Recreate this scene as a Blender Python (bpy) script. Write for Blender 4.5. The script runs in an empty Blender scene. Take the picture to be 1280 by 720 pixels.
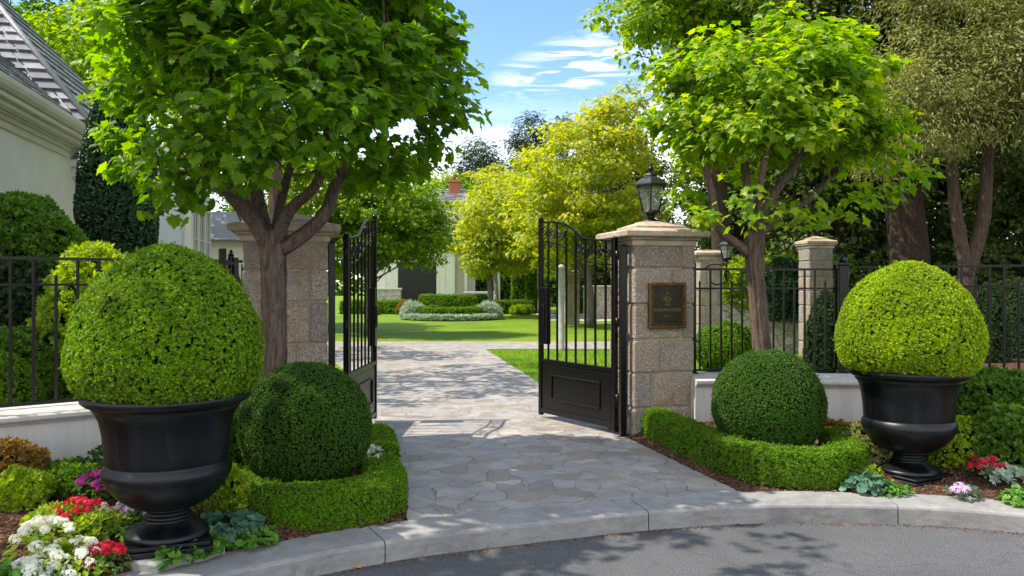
import bpy, math, random
import numpy as np
from mathutils import Vector, Matrix

R = math.radians
SEED = 7
rng = np.random.default_rng(SEED)
random.seed(SEED)
scene = bpy.context.scene
col = scene.collection
H_CAM, F_PX, HOR = 1.6, 1000.0, 352.0


def G(px, py, z=0.0):
    """survey helper: where the sight line of photo point (px,py) meets height z"""
    Y = (H_CAM - z) * 1000.0 / (py - HOR)
    return ((px - 640) / 1000.0 * Y, Y)


# ------------------------------------------------------------------ mesh builder
class MB:
    def __init__(self):
        self.V, self.F, self.n = [], [], 0

    def add(self, V, F, mat=0, smooth=False):
        V = np.asarray(V, dtype=np.float64).reshape(-1, 3)
        if isinstance(F, np.ndarray):
            self.F.append((F + self.n, mat, smooth))
        else:
            by = {}
            for f in F:
                by.setdefault(len(f), []).append(f)
            for k, fs in by.items():
                self.F.append((np.array(fs, dtype=np.int64) + self.n, mat, smooth))
        self.V.append(V)
        self.n += len(V)
        return self

    def mesh(self, name, mats):
        me = bpy.data.meshes.new(name)
        V = np.concatenate(self.V)
        me.vertices.add(len(V))
        me.vertices.foreach_set('co', V.ravel().astype(np.float32))
        loops, starts, mi, sm, off = [], [], [], [], 0
        for F, m, s in self.F:
            n, k = F.shape
            loops.append(F.ravel())
            starts.append(off + np.arange(n) * k)
            off += n * k
            mi.append(np.full(n, m)); sm.append(np.full(n, s, dtype=bool))
        loops = np.concatenate(loops); starts = np.concatenate(starts)
        me.loops.add(len(loops))
        me.loops.foreach_set('vertex_index', loops.astype(np.int32))
        me.polygons.add(len(starts))
        me.polygons.foreach_set('loop_start', starts.astype(np.int32))
        me.polygons.foreach_set('material_index', np.concatenate(mi).astype(np.int32))
        me.polygons.foreach_set('use_smooth', np.concatenate(sm))
        me.update(calc_edges=True)
        me.validate()
        for m in (mats if isinstance(mats, (list, tuple)) else [mats]):
            me.materials.append(m)
        return me

    def build(self, name, mats, parent=None, loc=None):
        o = bpy.data.objects.new(name, self.mesh(name, mats))
        col.objects.link(o)
        if parent is not None:
            o.parent = parent
        if loc is not None:
            o.location = loc
        return o

    # primitives
    def box(self, x0, x1, y0, y1, z0, z1, mat=0, bev=0.0):
        if bev <= 0:
            V = [(x, y, z) for x in (x0, x1) for y in (y0, y1) for z in (z0, z1)]
            F = [(0, 1, 3, 2), (4, 6, 7, 5), (0, 4, 5, 1), (2, 3, 7, 6), (0, 2, 6, 4), (1, 5, 7, 3)]
            return self.add(V, F, mat)
        b = min(bev, (x1 - x0) * .45, (y1 - y0) * .45, (z1 - z0) * .45)
        V, idx = [], {}
        for ix, x in enumerate((x0, x1)):
            for iy, y in enumerate((y0, y1)):
                for iz, z in enumerate((z0, z1)):
                    sx, sy, sz = (1 if ix == 0 else -1), (1 if iy == 0 else -1), (1 if iz == 0 else -1)
                    for a, p in (('x', (x, y + sy * b, z + sz * b)), ('y', (x + sx * b, y, z + sz * b)), ('z', (x + sx * b, y + sy * b, z))):
                        idx[(a, ix, iy, iz)] = len(V); V.append(p)
        F = []
        I = idx
        for i in (0, 1):
            F.append([I[('x', i, a, c)] for a, c in ((0, 0), (1, 0), (1, 1), (0, 1))])
            F.append([I[('y', a, i, c)] for a, c in ((0, 0), (1, 0), (1, 1), (0, 1))])
            F.append([I[('z', a, c, i)] for a, c in ((0, 0), (1, 0), (1, 1), (0, 1))])
        for i in (0, 1):
            for j in (0, 1):
                F.append([I[('x', i, j, 0)], I[('x', i, j, 1)], I[('y', i, j, 1)], I[('y', i, j, 0)]])
                F.append([I[('x', i, 0, j)], I[('x', i, 1, j)], I[('z', i, 1, j)], I[('z', i, 0, j)]])
                F.append([I[('y', 0, i, j)], I[('y', 1, i, j)], I[('z', 1, i, j)], I[('z', 0, i, j)]])
                for k in (0, 1):
                    pass
        for i in (0, 1):
            for j in (0, 1):
                for k in (0, 1):
                    F.append([I[('x', i, j, k)], I[('y', i, j, k)], I[('z', i, j, k)]])
        return self.add(V, F, mat)

    def obox(self, p0, p1, w, h, mat=0, zc=None):
        """bar from p0 to p1, horizontal width w, height h"""
        p0, p1 = np.array(p0, float), np.array(p1, float)
        d = p1 - p0; d /= np.linalg.norm(d)
        up = np.array([0, 0, 1.0])
        if abs(d[2]) > .95: up = np.array([0, 1.0, 0])
        s = np.cross(d, up); s /= np.linalg.norm(s)
        u = np.cross(s, d)
        V = []
        for p in (p0, p1):
            for a, b in ((-1, -1), (1, -1), (1, 1), (-1, 1)):
                V.append(p + s * a * w / 2 + u * b * h / 2)
        F = [(0, 1, 2, 3), (4, 7, 6, 5), (0, 4, 5, 1), (1, 5, 6, 2), (2, 6, 7, 3), (3, 7, 4, 0)]
        return self.add(V, F, mat)

    def lathe(self, prof, n=32, c=(0, 0, 0), mat=0, smooth=True, capb=True, capt=True):
        prof = np.array(prof, float)
        a = np.arange(n) / n * 2 * math.pi
        V = np.stack([np.outer(prof[:, 0], np.cos(a)) + c[0], np.outer(prof[:, 0], np.sin(a)) + c[1],
                      np.repeat(prof[:, 1:2], n, 1) + c[2]], -1).reshape(-1, 3)
        m = len(prof)
        i = np.arange(m - 1)[:, None] * n; j = np.arange(n)[None, :]; k = (j + 1) % n
        F = np.stack([i + j, i + k, i + n + k, i + n + j], -1).reshape(-1, 4)
        self.add(V, F, mat, smooth)
        base = self.n - len(V)
        if capb: self.F.append((np.array([list(range(base + n - 1, base - 1, -1))]), mat, False))
        if capt: self.F.append((np.array([list(range(base + (m - 1) * n, base + m * n))]), mat, False))
        return self

    def tube(self, pts, rad, n=8, mat=0, smooth=True, ridge=0.0, seed=0):
        pts = np.array(pts, float)
        rad = np.broadcast_to(np.array(rad, float), (len(pts),))
        T = np.gradient(pts, axis=0); T /= np.linalg.norm(T, axis=1)[:, None] + 1e-9
        ref = np.array([1.0, 0, 0]) if abs(T[0][0]) < .8 else np.array([0, 1.0, 0])
        rings = []
        rr = np.random.default_rng(seed)
        ph = rr.random(n) * ridge
        s = np.cross(T[0], ref); s /= np.linalg.norm(s)
        a = np.arange(n) / n * 2 * math.pi
        for p, t, r in zip(pts, T, rad):
            s = s - t * np.dot(s, t); s /= np.linalg.norm(s) + 1e-9
            u = np.cross(t, s)
            q = r * (1 + ph - ridge / 2 + (rr.random(n) - .5) * ridge * .4)
            rings.append(p + np.outer(np.cos(a) * q, s) + np.outer(np.sin(a) * q, u))
        V = np.concatenate(rings)
        m = len(pts)
        i = np.arange(m - 1)[:, None] * n; j = np.arange(n)[None, :]; k = (j + 1) % n
        F = np.stack([i + j, i + k, i + n + k, i + n + j], -1).reshape(-1, 4)
        self.add(V, F, mat, smooth)
        b = self.n - len(V)
        self.F.append((np.array([list(range(b + n - 1, b - 1, -1))]), mat, False))
        self.F.append((np.array([list(range(b + (m - 1) * n, b + m * n))]), mat, False))
        return self


def tag(o, label=None, cat=None, group=None, kind=None):
    if label: o['label'] = label
    if cat: o['category'] = cat
    if group: o['group'] = group
    if kind: o['kind'] = kind
    return o


def thing(name, label, cat, loc=(0, 0, 0), rz=0.0, group=None):
    o = bpy.data.objects.new(name, None)
    o.empty_display_size = .2
    col.objects.link(o)
    o.location = loc; o.rotation_euler = (0, 0, rz)
    return tag(o, label, cat, group)


def dup(root, loc, rz=None, label=None, scale=None):
    r = root.copy(); col.objects.link(r); r.location = loc
    if rz is not None: r.rotation_euler = (0, 0, rz)
    if scale is not None: r.scale = scale
    if label: r['label'] = label
    for ch in list(root.children):
        c = ch.copy(); col.objects.link(c); c.parent = r
        for g in list(ch.children):
            d = g.copy(); col.objects.link(d); d.parent = c
    return r


def catmull(pts, step=.1):
    P = [np.array(p, float) for p in pts]
    P = [2 * P[0] - P[1]] + P + [2 * P[-1] - P[-2]]
    out = []
    for i in range(1, len(P) - 2):
        n = max(2, int(np.linalg.norm(P[i + 1] - P[i]) / step))
        for k in range(n):
            t = k / n
            out.append(.5 * ((2 * P[i]) + (-P[i - 1] + P[i + 1]) * t + (2 * P[i - 1] - 5 * P[i] + 4 * P[i + 1] - P[i + 2]) * t * t
                             + (-P[i - 1] + 3 * P[i] - 3 * P[i + 1] + P[i + 2]) * t ** 3))
    out.append(P[-2])
    return np.array(out)


# ------------------------------------------------------------------ materials
def new_mat(name):
    m = bpy.data.materials.new(name); m.use_nodes = True
    nt = m.node_tree; nt.nodes.clear()
    out = nt.nodes.new('ShaderNodeOutputMaterial')
    return m, nt, out


def nd(nt, t, **kw):
    n = nt.nodes.new(t)
    for k, v in kw.items():
        if k.startswith('i_'):
            n.inputs[k[2:].replace('_', ' ')].default_value = v
        else:
            setattr(n, k, v)
    return n


def ramp(nt, fac, stops):
    r = nt.nodes.new('ShaderNodeValToRGB')
    el = r.color_ramp.elements
    while len(el) < len(stops): el.new(.5)
    for e, (p, c) in zip(el, stops):
        e.position = p; e.color = (*c, 1) if len(c) == 3 else c
    nt.links.new(fac, r.inputs['Fac'])
    return r.outputs['Color']


def coords(nt, scale=(1, 1, 1), kind='Object'):
    tc = nt.nodes.new('ShaderNodeTexCoord')
    mp = nt.nodes.new('ShaderNodeMapping')
    mp.inputs['Scale'].default_value = scale
    nt.links.new(tc.outputs[kind], mp.inputs['Vector'])
    return mp.outputs['Vector']


def noise(nt, vec, scale, detail=4, rough=.6, dist=0.0):
    n = nd(nt, 'ShaderNodeTexNoise')
    n.inputs['Scale'].default_value = scale
    n.inputs['Detail'].default_value = detail
    n.inputs['Roughness'].default_value = rough
    n.inputs['Distortion'].default_value = dist
    nt.links.new(vec, n.inputs['Vector'])
    return n.outputs['Fac']


def mixc(nt, fac, a, b, mode='MIX'):
    m = nt.nodes.new('ShaderNodeMix'); m.data_type = 'RGBA'; m.blend_type = mode
    for sock, v in ((m.inputs[0], fac), (m.inputs[6], a), (m.inputs[7], b)):
        if hasattr(v, 'is_linked') or hasattr(v, 'links'):
            nt.links.new(v, sock)
        else:
            sock.default_value = v if not isinstance(v, tuple) else (*v, 1) if len(v) == 3 else v
    return m.outputs[2]


def bump(nt, height, strength=.3, dist=.01, normal=None):
    b = nt.nodes.new('ShaderNodeBump')
    b.inputs['Strength'].default_value = strength
    b.inputs['Distance'].default_value = dist
    nt.links.new(height, b.inputs['Height'])
    if normal: nt.links.new(normal, b.inputs['Normal'])
    return b.outputs['Normal']


def principled(nt, out, color, rough=.6, metal=0.0, normal=None, spec=.5, coat=0.0):
    p = nt.nodes.new('ShaderNodeBsdfPrincipled')
    if isinstance(color, tuple): p.inputs['Base Color'].default_value = (*color, 1)
    else: nt.links.new(color, p.inputs['Base Color'])
    if isinstance(rough, (int, float)): p.inputs['Roughness'].default_value = rough
    else: nt.links.new(rough, p.inputs['Roughness'])
    p.inputs['Metallic'].default_value = metal
    p.inputs['Specular IOR Level'].default_value = spec
    p.inputs['Coat Weight'].default_value = coat
    if normal: nt.links.new(normal, p.inputs['Normal'])
    nt.links.new(p.outputs[0], out.inputs['Surface'])
    return p


def foliage(name, cols, transl=.35, rough=.5, spec=.35, patch=1.2):
    """leaf surface: each leaf its own hue between the given colours, light passing through"""
    m, nt, out = new_mat(name)
    g = nt.nodes.new('ShaderNodeNewGeometry')
    v = coords(nt)
    n1 = noise(nt, v, patch, 2)
    add = nd(nt, 'ShaderNodeMath', operation='MULTIPLY_ADD')
    nt.links.new(n1, add.inputs[0]); add.inputs[1].default_value = .7
    mul = nd(nt, 'ShaderNodeMath', operation='MULTIPLY_ADD')
    nt.links.new(g.outputs['Random Per Island'], mul.inputs[0]); mul.inputs[1].default_value = .7; mul.inputs[2].default_value = -.2
    nt.links.new(mul.outputs[0], add.inputs[2])
    k = len(cols)
    c = ramp(nt, add.outputs[0], [(i / (k - 1), cc) for i, cc in enumerate(cols)])
    p = principled(nt, out, c, rough, spec=spec)
    tr = nt.nodes.new('ShaderNodeBsdfTranslucent')
    tc = mixc(nt, .5, c, (1.0, 1.0, .25), 'MULTIPLY')
    hs = nt.nodes.new('ShaderNodeHueSaturation'); hs.inputs['Value'].default_value = 1.8; hs.inputs['Saturation'].default_value = 1.1
    nt.links.new(tc, hs.inputs['Color'])
    nt.links.new(hs.outputs[0], tr.inputs['Color'])
    mx = nt.nodes.new('ShaderNodeMixShader'); mx.inputs[0].default_value = transl
    nt.links.new(p.outputs[0], mx.inputs[1]); nt.links.new(tr.outputs[0], mx.inputs[2])
    nt.links.new(mx.outputs[0], out.inputs['Surface'])
    return m


def simple(name, c, rough=.5, metal=0.0, nscale=None, var=.15, bs=0.0, spec=.5, coat=0.0, bscale=None):
    m, nt, out = new_mat(name)
    v = coords(nt)
    color, normal = c, None
    if nscale:
        f = noise(nt, v, nscale, 5)
        color = ramp(nt, f, [(.3, tuple(x * (1 - var) for x in c)), (.7, tuple(min(1, x * (1 + var)) for x in c))])
    if bs:
        normal = bump(nt, noise(nt, v, bscale or 60, 4), bs, .01)
    principled(nt, out, color, rough, metal, normal, spec, coat)
    return m


M = {}
M['topiary'] = foliage('topiary_leaf', [(.15, .13, .02), (.09, .20, .006), (.18, .34, .008), (.36, .50, .012)], .38, .42, patch=2)
M['topiary_gold'] = foliage('golden_topiary_leaf', [(.20, .18, .02), (.15, .27, .006), (.32, .46, .008), (.58, .64, .02)], .4, .42, patch=2)
M['boxball'] = foliage('box_leaf', [(.024, .065, .006), (.045, .12, .008), (.085, .20, .012)], .25, .38, patch=2)
M['hedge'] = foliage('hedge_leaf', [(.14, .12, .03), (.07, .17, .006), (.13, .28, .008), (.24, .40, .014)], .38, .45, patch=1.6)
M['maple'] = foliage('maple_leaf', [(.06, .14, .010), (.12, .25, .014), (.26, .40, .024)], .58, .42)
M['maple_bright'] = foliage('bright_maple_leaf', [(.08, .19, .010), (.17, .31, .014), (.46, .50, .03)], .55, .42)
M['yellow'] = foliage('yellow_maple_leaf', [(.15, .24, .03), (.33, .38, .045), (.60, .52, .08)], .5, .5, patch=.5)
M['green'] = foliage('green_tree_leaf', [(.08, .17, .012), (.17, .29, .015), (.32, .39, .025)], .5, .5, patch=.5)
M['fresh'] = foliage('fresh_green_leaf', [(.09, .19, .012), (.20, .33, .018), (.38, .46, .035)], .5, .5, patch=.6)
M['conifer'] = foliage('conifer_needle', [(.025, .05, .018), (.04, .08, .025), (.07, .12, .035)], .15, .6, patch=.3)
M['olive'] = foliage('olive_leaf', [(.10, .12, .035), (.22, .24, .08), (.40, .40, .19)], .4, .6, patch=.6)
M['dark'] = foliage('dark_leaf', [(.010, .026, .007), (.02, .05, .012), (.05, .09, .022)], .25, .5, patch=.6)
M['wood'] = foliage('woodland_leaf', [(.02, .045, .012), (.07, .11, .025), (.20, .23, .05)], .35, .5, patch=.7)
M['ivy'] = foliage('ivy_leaf', [(.012, .04, .016), (.022, .07, .026), (.045, .11, .04)], .15, .32, spec=.5, patch=2)
M['shrub'] = foliage('shrub_leaf', [(.04, .10, .012), (.085, .19, .02), (.20, .33, .035)], .38, .42)
M['lime'] = foliage('lime_leaf', [(.13, .24, .015), (.25, .37, .02), (.45, .5, .05)], .4, .45)
M['geran'] = foliage('scalloped_leaf', [(.04, .13, .02), (.09, .24, .03), (.2, .38, .06)], .35, .45, patch=3)
M['bluegreen'] = foliage('blue_green_leaf', [(.03, .09, .06), (.06, .16, .10), (.14, .27, .17)], .25, .5, patch=3)
M['silver'] = foliage('silver_leaf', [(.25, .34, .28), (.38, .47, .40), (.5, .58, .5)], .2, .7)
M['bronze'] = foliage('bronze_leaf', [(.12, .07, .02), (.24, .13, .035), (.34, .28, .06)], .35, .5, patch=4)
M['grass'] = foliage('grass_blade', [(.10, .23, .012), (.17, .33, .015), (.27, .43, .03)], .35, .5, patch=.3)
M['p_white'] = foliage('white_petal', [(.7, .72, .75), (.8, .8, .82), (.85, .85, .85)], .3, .6)
M['p_red'] = foliage('crimson_petal', [(.4, .01, .03), (.6, .02, .06), (.75, .08, .14)], .3, .5)
M['p_mag'] = foliage('magenta_petal', [(.45, .03, .3), (.6, .06, .45), (.7, .15, .55)], .3, .5)
M['p_lav'] = foliage('lavender_petal', [(.5, .35, .62), (.65, .45, .75), (.8, .65, .85)], .3, .5)
M['core'] = simple('shaded_core', (.022, .045, .006), 1.0, spec=0.0)  # inner mass of the plants, shade between leaves put into its colour
M['core_dark'] = simple('shaded_core_dark', (.007, .014, .004), 1.0, spec=0.0)  # near-black inner mass, deeper shade of the leaf gaps painted in


def bark(name, c1, c2, sc=1.0):
    m, nt, out = new_mat(name)
    v = coords(nt, (19 * sc, 19 * sc, 3.4 * sc))
    n1 = noise(nt, v, 2.0, 8, .72, .9)
    n2 = noise(nt, coords(nt), 3, 3)
    c = ramp(nt, n1, [(.40, c1), (.56, c2)])
    c = mixc(nt, n2, c, tuple(x * .7 for x in c2))
    principled(nt, out, c, .9, normal=bump(nt, n1, 1.0, .07), spec=.2)
    return m


M['bark'] = bark('maple_bark', (.018, .012, .009), (.34, .25, .20))
M['bark_grey'] = bark('grey_bark', (.08, .07, .06), (.30, .27, .24), .8)
M['bark_brown'] = bark('brown_bark', (.03, .02, .015), (.19, .13, .10), .8)
M['bark_dark'] = bark('dark_bark', (.02, .014, .01), (.10, .07, .05), .7)

M['iron'] = simple('black_iron', (.004, .004, .005), .3, 0, 30, .3, .06, spec=.35, bscale=90)
def m_urn():
    m, nt, out = new_mat('black_urn')
    v = coords(nt)
    d = noise(nt, coords(nt, (3, 3, .8)), 3.0, 6, .65, .4)
    f = noise(nt, v, 30, 4, .7)
    c = ramp(nt, d, [(.50, (.0022, .0028, .0048)), (.8, (.009, .010, .013))])
    rg = ramp(nt, d, [(.35, (.3, .3, .3)), (.7, (.46, .46, .46))])
    principled(nt, out, c, rg, normal=bump(nt, f, .06, .004), spec=.4)
    return m


M['urn'] = m_urn()
M['brass'] = simple('aged_brass', (.11, .065, .025), .5, .7, 30, .6, .2)
M['plaque'] = simple('dark_bronze', (.022, .02, .013), .42, .5, 30, .4, .2)
M['gold'] = simple('gold_letter', (.26, .17, .055), .6, .6, 90, .6)
M['verdigris'] = simple('weathered_black_metal', (.03, .036, .036), .38, .6, 25, .5, .15)
M['white'] = simple('white_paint', (.74, .73, .71), .55, 0, 4, .05, .04)
M['cream'] = simple('cream_paint', (.66, .62, .54), .6, 0, 3, .06, .06)
M['bluewhite'] = simple('pale_painted_panel', (.62, .67, .74), .5, 0, 3, .04)
M['darkdoor'] = simple('dark_door', (.018, .018, .02), .4)
M['brick'] = simple('red_brick', (.35, .11, .06), .85, 0, 20, .3, .3)
M['cushion'] = simple('grey_cushion', (.35, .35, .36), .9)
M['candle'] = simple('ivory_candle', (.75, .7, .6), .5)
M['yleaf'] = simple('fallen_yellow_leaf', (.6, .3, .02), .6)


def m_stucco(name='white_render', c=(.66, .66, .65), streak=.35):
    m, nt, out = new_mat(name)
    v = coords(nt)
    n1 = noise(nt, v, 1.2, 6, .6, .3)
    n2 = noise(nt, v, 90, 4)
    # rain streaks: long in z
    n3 = noise(nt, coords(nt, (9, 9, .7)), 1.4, 4)
    c1 = ramp(nt, n1, [(.3, tuple(x * .86 for x in c)), (.7, c)])
    c1 = mixc(nt, streak, c1, ramp(nt, n3, [(.35, (.62, .61, .58)), (.65, (1, 1, 1))]), 'MULTIPLY')
    principled(nt, out, c1, .85, normal=bump(nt, n2, .25, .004), spec=.2)
    return m


M['stucco'] = m_stucco()
M['stucco_house'] = m_stucco('house_render', (.84, .80, .74), .10)
M['coping'] = m_stucco('limestone_coping', (.60, .59, .57))


def m_granite():
    m, nt, out = new_mat('rough_granite')
    v = coords(nt)
    g = nt.nodes.new('ShaderNodeNewGeometry')
    tint = ramp(nt, g.outputs['Random Per Island'], [(0, (.42, .37, .31)), (.3, (.50, .43, .34)), (.5, (.40, .40, .40)), (.75, (.33, .31, .29)), (1, (.55, .49, .41))])
    sp = noise(nt, v, 75, 3, .75)
    c = mixc(nt, .85, tint, ramp(nt, sp, [(.36, (.34, .31, .28)), (.5, (.9, .88, .86)), (.64, (1.5, 1.48, 1.45))]), 'MULTIPLY')
    rust = noise(nt, v, 4.5, 5, .65, .8)
    c = mixc(nt, ramp(nt, rust, [(.48, (0, 0, 0)), (.66, (.65, .65, .65))]), c, (.32, .22, .13))
    pit = noise(nt, v, 38, 5, .7)
    principled(nt, out, c, .85, normal=bump(nt, pit, 1.0, .04), spec=.25)
    return m


def m_stone_trim():
    m, nt, out = new_mat('sandstone_cap')
    v = coords(nt)
    n1 = noise(nt, v, 5, 6, .65, .5)
    n2 = noise(nt, v, 45, 4)
    n3 = noise(nt, coords(nt, (6, 6, 1)), 2.5, 4)
    c = ramp(nt, n1, [(.3, (.32, .25, .18)), (.55, (.48, .40, .31)), (.75, (.52, .47, .41))])
    c = mixc(nt, ramp(nt, n3, [(.55, (0, 0, 0)), (.75, (.5, .5, .5))]), c, (.16, .13, .10))
    principled(nt, out, c, .85, normal=bump(nt, n2, .35, .008), spec=.25)
    return m


M['granite'] = m_granite()
M['cap'] = m_stone_trim()
M['mortar'] = simple('mortar', (.30, .24, .18), .95, 0, 20, .3, .5)


def m_flag():
    m, nt, out = new_mat('flagstone')
    v = coords(nt, (1, 1, 1))
    w = nt.nodes.new('ShaderNodeTexNoise'); w.inputs['Scale'].default_value = 1.6; w.inputs['Detail'].default_value = 3
    nt.links.new(v, w.inputs['Vector'])
    sub = nd(nt, 'ShaderNodeVectorMath', operation='MULTIPLY_ADD')
    nt.links.new(w.outputs['Color'], sub.inputs[0]); sub.inputs[1].default_value = (.45, .45, 0)
    nt.links.new(v, sub.inputs[2])
    vec = sub.outputs[0]
    vd = nd(nt, 'ShaderNodeTexVoronoi', feature='DISTANCE_TO_EDGE', voronoi_dimensions='2D'); vd.inputs['Scale'].default_value = 4.3
    vc = nd(nt, 'ShaderNodeTexVoronoi', feature='F1', voronoi_dimensions='2D'); vc.inputs['Scale'].default_value = 4.3
    nt.links.new(vec, vd.inputs['Vector']); nt.links.new(vec, vc.inputs['Vector'])
    sep = nd(nt, 'ShaderNodeSeparateColor'); nt.links.new(vc.outputs['Color'], sep.inputs[0])
    stone = ramp(nt, sep.outputs[0], [(0, (.25, .215, .185)), (.18, (.35, .34, .33)), (.35, (.295, .295, .30)), (.5, (.34, .31, .275)), (.62, (.31, .315, .325)), (.75, (.28, .24, .205)), (.88, (.40, .385, .36)), (1, (.35, .325, .30))])
    blotch = noise(nt, v, 5, 6, .65, .6)
    stone = mixc(nt, .7, stone, ramp(nt, blotch, [(.3, (.62, .57, .52)), (.55, (1.0, .98, .96)), (.75, (1.35, 1.3, 1.25))]), 'MULTIPLY')
    fine = noise(nt, v, 60, 4, .7)
    stone = mixc(nt, .5, stone, ramp(nt, fine, [(.3, (.75, .75, .75)), (.7, (1.2, 1.2, 1.2))]), 'MULTIPLY')
    joint = ramp(nt, vd.outputs['Distance'], [(.0, (0, 0, 0)), (.010, (0, 0, 0)), (.03, (1, 1, 1))])
    jn = noise(nt, v, 3, 3)
    joint2 = mixc(nt, ramp(nt, jn, [(.36, (.15, .15, .15)), (.56, (.95, .95, .95))]), joint, (1.0, 1.0, 1.0))
    c = mixc(nt, joint2, (.26, .235, .21), stone)
    hmix = nd(nt, 'ShaderNodeMath', operation='MULTIPLY_ADD')
    nt.links.new(blotch, hmix.inputs[0]); hmix.inputs[1].default_value = .45
    nt.links.new(joint2, hmix.inputs[2])
    nrm = bump(nt, hmix.outputs[0], .8, .03)
    nrm = bump(nt, fine, .25, .004, nrm)
    rg = ramp(nt, blotch, [(.3, (.5, .5, .5)), (.7, (.75, .75, .75))])
    principled(nt, out, c, rg, normal=nrm, spec=.35)
    return m


def m_concrete():
    m, nt, out = new_mat('kerb_concrete')
    v = coords(nt)
    n1 = noise(nt, v, 2.0, 7, .68, .4); n2 = noise(nt, v, 70, 4, .7)
    n3 = noise(nt, coords(nt, (4, 4, 14)), 2.2, 5, .6, .5)
    c = ramp(nt, n1, [(.28, (.20, .20, .205)), (.5, (.28, .28, .28)), (.75, (.35, .345, .34))])
    c = mixc(nt, .45, c, ramp(nt, n3, [(.35, (.6, .58, .55)), (.6, (1.05, 1.05, 1.05))]), 'MULTIPLY')
    c = mixc(nt, .5, c, ramp(nt, n2, [(.3, (.75, .75, .75)), (.7, (1.15, 1.15, 1.15))]), 'MULTIPLY')
    n4 = noise(nt, v, 5.5, 7, .7, 1.2)
    c = mixc(nt, ramp(nt, n4, [(.57, (0, 0, 0)), (.68, (.55, .55, .55))]), c, (.13, .12, .105))
    principled(nt, out, c, .8, normal=bump(nt, n2, .3, .004), spec=.3)
    return m


def m_asphalt():
    m, nt, out = new_mat('asphalt')
    v = coords(nt)
    n1 = noise(nt, v, 130, 2, .8); n2 = noise(nt, v, .9, 6, .6, .3); n3 = noise(nt, v, 260, 2)
    vo = nd(nt, 'ShaderNodeTexVoronoi', feature='F1'); vo.inputs['Scale'].default_value = 170
    nt.links.new(v, vo.inputs['Vector'])
    c = ramp(nt, n1, [(.3, (.04, .043, .048)), (.55, (.095, .098, .105)), (.72, (.27, .27, .28))])
    c = mixc(nt, .8, c, ramp(nt, n2, [(.3, (.75, .75, .76)), (.7, (1.25, 1.25, 1.25))]), 'MULTIPLY')
    ck = nd(nt, 'ShaderNodeTexVoronoi', feature='DISTANCE_TO_EDGE', voronoi_dimensions='2D'); ck.inputs['Scale'].default_value = .55
    wv = nt.nodes.new('ShaderNodeTexNoise'); wv.inputs['Scale'].default_value = 2.2; wv.inputs['Detail'].default_value = 6; nt.links.new(v, wv.inputs['Vector'])
    wa = nd(nt, 'ShaderNodeVectorMath', operation='MULTIPLY_ADD'); nt.links.new(wv.outputs['Color'], wa.inputs[0]); wa.inputs[1].default_value = (.5, .5, 0); nt.links.new(v, wa.inputs[2])
    nt.links.new(wa.outputs[0], ck.inputs['Vector'])
    c = mixc(nt, ramp(nt, ck.outputs['Distance'], [(0, (.28, .28, .28)), (.003, (.2, .2, .2)), (.007, (0, 0, 0))]), c, (.025, .025, .025))
    n5 = noise(nt, v, 2.6, 7, .7, 1.0)
    c = mixc(nt, ramp(nt, n5, [(.55, (0, 0, 0)), (.7, (.5, .5, .5))]), c, (.05, .05, .05))
    nrm = bump(nt, vo.outputs['Distance'], .6, .006)
    principled(nt, out, c, .78, normal=nrm, spec=.35)
    return m


def m_soil():
    m, nt, out = new_mat('bark_mulch_soil')
    v = coords(nt)
    vo = nd(nt, 'ShaderNodeTexVoronoi', feature='F1'); vo.inputs['Scale'].default_value = 55
    nt.links.new(v, vo.inputs['Vector'])
    sep = nd(nt, 'ShaderNodeSeparateColor'); nt.links.new(vo.outputs['Color'], sep.inputs[0])
    c = ramp(nt, sep.outputs[0], [(0, (.03, .017, .012)), (.5, (.085, .045, .03)), (1, (.17, .095, .06))])
    n = noise(nt, v, 3, 4)
    c = mixc(nt, .5, c, ramp(nt, n, [(.3, (.6, .6, .6)), (.7, (1.2, 1.2, 1.2))]), 'MULTIPLY')
    principled(nt, out, c, .95, normal=bump(nt, vo.outputs['Distance'], .9, .02), spec=.1)
    return m


def m_lawn():
    m, nt, out = new_mat('mown_lawn')
    v = coords(nt)
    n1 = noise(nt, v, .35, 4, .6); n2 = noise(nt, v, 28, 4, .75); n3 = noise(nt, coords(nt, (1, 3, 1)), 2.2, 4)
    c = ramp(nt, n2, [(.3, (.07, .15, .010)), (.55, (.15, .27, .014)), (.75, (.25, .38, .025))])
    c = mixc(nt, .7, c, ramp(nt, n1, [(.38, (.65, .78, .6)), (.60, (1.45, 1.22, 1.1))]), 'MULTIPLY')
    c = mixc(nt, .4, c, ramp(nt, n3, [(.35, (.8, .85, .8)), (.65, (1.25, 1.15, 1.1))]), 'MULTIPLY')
    principled(nt, out, c, .75, normal=bump(nt, n2, 1.0, .04), spec=.2)
    return m


def m_slate():
    m, nt, out = new_mat('grey_slate')
    v = coords(nt)
    g = nt.nodes.new('ShaderNodeNewGeometry')
    c = ramp(nt, g.outputs['Random Per Island'], [(0, (.11, .115, .13)), (.5, (.19, .195, .21)), (1, (.29, .29, .30))])
    n = noise(nt, v, 9, 5, .7)
    c = mixc(nt, .5, c, ramp(nt, n, [(.3, (.6, .6, .62)), (.7, (1.3, 1.3, 1.3))]), 'MULTIPLY')
    principled(nt, out, c, .36, normal=bump(nt, n, .3, .02), spec=.6)
    return m


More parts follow.
